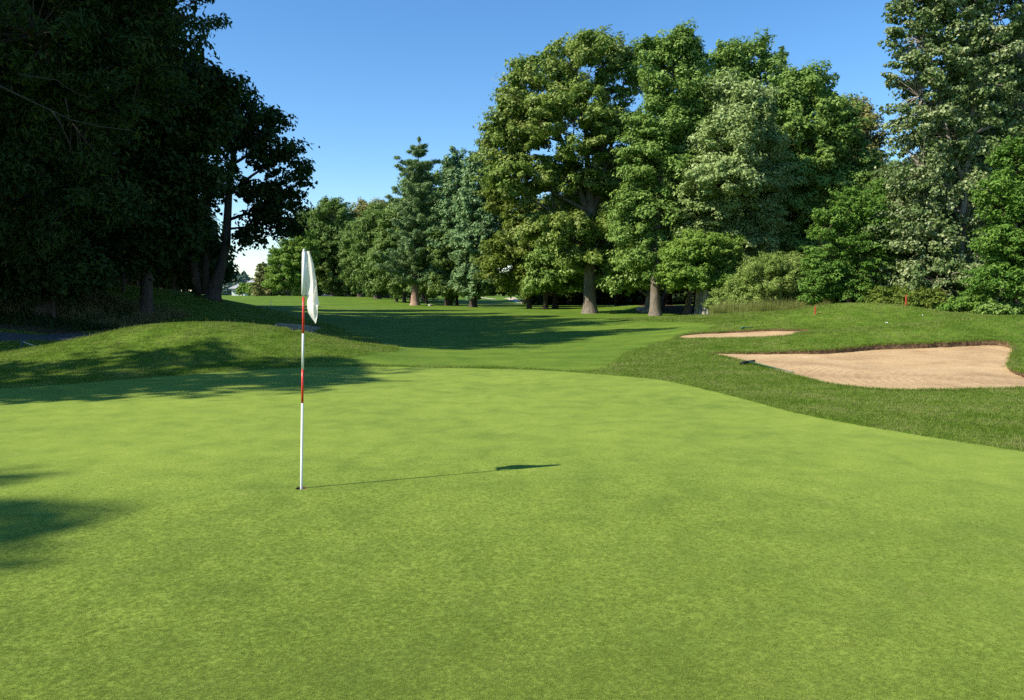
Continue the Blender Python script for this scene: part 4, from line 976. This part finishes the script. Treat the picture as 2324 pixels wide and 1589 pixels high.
def stake(u, v, h, lab_):
    p = ground_at(u, v, 60); p.z = tz(p.x, p.y); root = empty('hazard_stake', p, lab_, 'stake', 'orange-red stakes along the wood edge')
    mb = MB(); mb.box((0, 0, h / 2 - 0.05), (0.05, 0.04, h + 0.1)); mb.build('post', M['orange'], root)
    mb = MB(); mb.box((0, 0, h + 0.02), (0.046, 0.036, 0.04), 0, 0.3); mb.build('pointed_top', M['orange'], root)
stake(1850, 714, 0.28, 'orange-red stake by the tall grass, in front of the bright locust')
p = at(2056, 690, 36.5)
root_st = empty('hazard_stake', (p.x, p.y, tz(p.x, p.y)), 'orange-red stake half hidden in the creepers behind the mound crest', 'stake', 'orange-red stakes along the wood edge')
hz = at(2056, 671, 36.5).z - tz(p.x, p.y)
mb = MB(); mb.box((0, 0, hz / 2 - 0.05), (0.06, 0.045, hz + 0.1)); mb.build('post', M['orange'], root_st)
mb = MB(); mb.box((0, 0, hz + 0.02), (0.055, 0.04, 0.04), 0, 0.3); mb.build('pointed_top', M['orange'], root_st)
# rope post by the path
pp = at(50, 790, 22.6); pz = tz(pp.x, pp.y)
rp = empty('rope_post', (pp.x, pp.y, pz), 'dark green rope post beside the shaded cart path, left of the mound', 'post')
hp = at(50, 771, 22.6).z - pz
mb = MB(); mb.tube([(0, 0, -0.1), (0, 0, hp)], 0.035, 10); mb.build('post', M['postgreen'], rp, True)
mb = MB(); mb.tube([(0, 0, hp), (0, 0, hp + 0.012), (0, 0, hp + 0.03)], [0.037, 0.037, 0.02], 10); mb.build('post_cap', M['postgreen'], rp, True)
e_ = at(118, 795, 22.9); ev = Vector((e_.x - pp.x, e_.y - pp.y, e_.z - pz)); s_ = Vector((0.035, 0, hp - 0.06))
mb = MB(); mb.tube([s_, s_.lerp(ev, 0.35) + Vector((0, 0, -0.02)), s_.lerp(ev, 0.7) + Vector((0, 0, -0.02)), ev], 0.011, 6); mb.build('rope', M['rope'], rp, True)
# thin weed stalks on the mound crest
for k, (u, v0, v1) in enumerate(((467, 735, 722), (472, 735, 722.5), (510, 736, 729), (521, 737, 729.5), (534, 738, 732), (445, 734, 729), (575, 743, 738))):
    g = at(u, v0, 21.2); gz = tz(g.x, g.y); hh = max(0.12, at(u, v1, 21.2).z - gz)
    o = empty('weed_stalk', (g.x, g.y, gz), 'thin weed stalk sticking up from the crest of the left mound', 'weed', 'weed stalks on the left mound')
    mb = MB(); mb.tube([(0, 0, -0.03), (0.006, 0, hh * 0.5), (0.0, 0.01, hh)], [0.007, 0.006, 0.004], 5); mb.build('stem', M['weedblade'], o)
    mb = MB(); mb.tube([(0, 0.01, hh * 0.8), (0, 0.01, hh * 0.9), (0, 0.01, hh * 1.02)], [0.006, 0.013, 0.004], 6); mb.build('seed_head', M['dryblade'], o)
# pale stones and the balls
def rock(name, u, v, D, w, label, group, seed, mat='stone', cat='stone'):
    g = at(u, v, D); b_ = Vector((g.x, g.y, tz(g.x, g.y))); rg3 = np.random.default_rng(seed)
    import bmesh
    bm = bmesh.new(); bmesh.ops.create_icosphere(bm, subdivisions=2, radius=1.0)
    ph = rg3.uniform(0, 6, 3)
    for vt in bm.verts:
        c = vt.co; s = 1 + 0.16 * math.sin(c.x * 3 + ph[0]) * math.cos(c.y * 3 + ph[1]) + 0.08 * math.sin(c.z * 6 + ph[2])
        vt.co = Vector((c.x * w * 0.5 * s, c.y * w * 0.4 * s, (c.z * 0.34 + 0.2) * w * s))
    me = bpy.data.meshes.new(name); bm.to_mesh(me); bm.free()
    o = link_mesh(name, me, M[mat]); o.location = b_; tag(o, label, cat, group)
for k, (u, w) in enumerate(((733, 0.9), (739, 1.1), (744.5, 1.0), (749, 0.9))):
    rock('pale_rock', u, 676, 170 + k, w, 'pale rock in the little heap beside the twin stems right of the flag', 'pale rocks right of the flag', 60 + k)
rock('boulder', 1454, 702, 67.5, 0.85, 'pale squarish boulder left of the thick straight trunk', None, 70)
rock('pale_rock', 976, 695, 101, 0.5, 'pale rock at the foot of the trunk right of the white pine', None, 71)
def small_ball(u, v, label):
    g = ground_at(u, v, 60); me = bpy.data.meshes.new('golf_ball'); import bmesh
    bm = bmesh.new(); bmesh.ops.create_icosphere(bm, subdivisions=3, radius=0.0214); bm.to_mesh(me); bm.free()
    o = link_mesh('golf_ball', me, M['white']); me.polygons.foreach_set('use_smooth', [True] * len(me.polygons)); o.location = (g.x, g.y, tz(g.x, g.y) + 0.03); tag(o, label, 'ball', 'small white balls on the right mound')
small_ball(2010.5, 734, 'small white ball on the mown mound, left one of the touching pair')
small_ball(2014, 734.5, 'small white ball on the mown mound, right one of the touching pair')
small_ball(2094, 717, 'single small white ball on the mound just below its crest')

# ------------------------------------------------------------------ far things
def house(u0, u1, v_base, v_eave, v_ridge, D, label, windows):
    a, b = at(u0, v_base, D), at(u1, v_base, D); w = (b.x - a.x); zb = tz((a.x + b.x) / 2, D)
    root = empty('house', ((a.x + b.x) / 2, D, zb), label, 'house'); he = at(u0, v_eave, D).z - zb; hr = at(u0, v_ridge, D).z - zb; dp = w * 0.9
    mb = MB(); mb.box((0, dp / 2, he / 2 - 0.1), (w, dp, he + 0.2)); mb.build('wall', M['housewall'], root)
    o = 0.9; x, y0, y1 = w / 2 + o, -o, dp + o; rx = w * 0.18
    mb = MB(); mb.add([(-x, y0, he), (x, y0, he), (x, y1, he), (-x, y1, he), (-rx, dp / 2, hr), (rx, dp / 2, hr), (-x, y0, he - 0.3), (x, y0, he - 0.3), (x, y1, he - 0.3), (-x, y1, he - 0.3)],
       [(0, 1, 5, 4), (1, 2, 5), (2, 3, 4, 5), (3, 0, 4), (6, 7, 1, 0), (7, 8, 2, 1), (8, 9, 3, 2), (9, 6, 0, 3), (9, 8, 7, 6)]); mb.build('roof', M['roof'], root)
    for (fx, fw, z0, z1) in windows:
        cx = (fx - 0.5) * w; ww = fw * w; h_ = (z1 - z0) * he; cz = (z0 + z1) / 2 * he
        f_ = MB()
        for (dx, dz, sx, sz) in ((-ww / 2, 0, .12, h_), (ww / 2, 0, .12, h_), (0, h_ / 2, ww + .12, .12), (0, -h_ / 2, ww + .12, .12), (0, 0, .06, h_)): f_.box((cx + dx, -0.04, cz + dz), (sx, 0.12, sz))
        fo_ = f_.build('window', M['housewall'], root)
        g_ = MB(); g_.box((cx, -0.01, cz), (ww - 0.1, 0.04, h_ - 0.1)); g_.build('pane', M['glass'], fo_)
house(526, 556, 668.5, 654.5, 645, 288, 'small white house with a grey hip roof half hidden by green bushes', [(0.12, 0.10, 0.48, 0.9), (0.25, 0.10, 0.48, 0.9), (0.38, 0.10, 0.48, 0.9), (0.66, 0.16, 0.48, 0.9)])
house(565, 600, 667, 641, 630.5, 335, 'grey-roofed two-storey house rising behind the green bushes', [(0.2, 0.12, 0.6, 0.85), (0.42, 0.12, 0.6, 0.85), (0.7, 0.12, 0.6, 0.85)])
fb = make_tree('far_bush', 'bright green bush in front of the small white house', 'bush', 550, 276,
  [(550, 655, 8, 12), (545, 661, 6, 7), (556, 658, 7, 10)], [[(550, 668, 1.5), (550, 656, 1)]], 'bright', 'brown', 60, 70, 0.9, 0.5, 80, nlimb=5, limb_r=0.08, group='far bushes by the houses')
dupu(fb, 565, 275, 'bright green bush between the two houses', 2.0, 1.0, 'far bushes by the houses')
dupu(fb, 579, 272, 'bright green bush below the two-storey house', 3.1, 1.05, 'far bushes by the houses')
dupu(fb, 590, 250, 'low bush at the foot of the dull brown-green pine', 4.2, 0.95, 'far bushes by the houses')
dupu(fb, 610, 235, 'low bush at the foot of the bright rounded tree', 5.2, 0.8, 'far bushes by the houses')
# thin distance post on the far fairway
g = at(614, 685, 78); pz = tz(g.x, g.y)
dp_ = empty('distance_post', (g.x, g.y, pz), 'thin pale post standing far out on the shaded fairway', 'post')
mb = MB(); mb.tube([(0, 0, -0.05), (0, 0, 0.62)], 0.025, 8); mb.build('post', M['white'], dp_, True)
mb = MB(); mb.tube([(0, 0, 0.62), (0, 0, 0.66)], [0.025, 0.012], 8); mb.build('post_cap', M['red'], dp_, True)
# golf cart far off
g = at(983, 672, 290); cz = tz(g.x, g.y)
ct = empty('golf_cart', (g.x, g.y, cz), 'tiny golf cart parked on the far sunny fairway between the trunks', 'golf cart', rz=0.5)
mb = MB(); mb.box((0, -0.1, 0.48), (1.15, 2.2, 0.32), 0, 0.95); mb.box((0, -0.95, 0.72), (1.05, 0.5, 0.25), 0, 0.8); mb.build('body', M['black'], ct)
mb = MB(); mb.box((0, 0.25, 0.78), (1.05, 0.55, 0.16)); mb.box((0, 0.5, 1.05), (1.05, 0.12, 0.45)); mb.build('seat', M['seat'], ct)
mb = MB(); mb.box((0, 0.1, 1.85), (1.2, 1.7, 0.08), 0, 0.94); mb.build('roof', M['housewall'], ct)
for (x, y) in ((-.52, -.6), (.52, -.6), (-.52, .75), (.52, .75)):
    mb = MB(); mb.tube([(x, y, 0.6), (x, y * 0.95, 1.82)], 0.025, 6); mb.build('roof_post', M['black'], ct)
    mb = MB(); mb.tube([(x - 0.09, y, 0.23), (x + 0.09, y, 0.23)], 0.23, 14); mb.build('wheel', M['black'], ct)
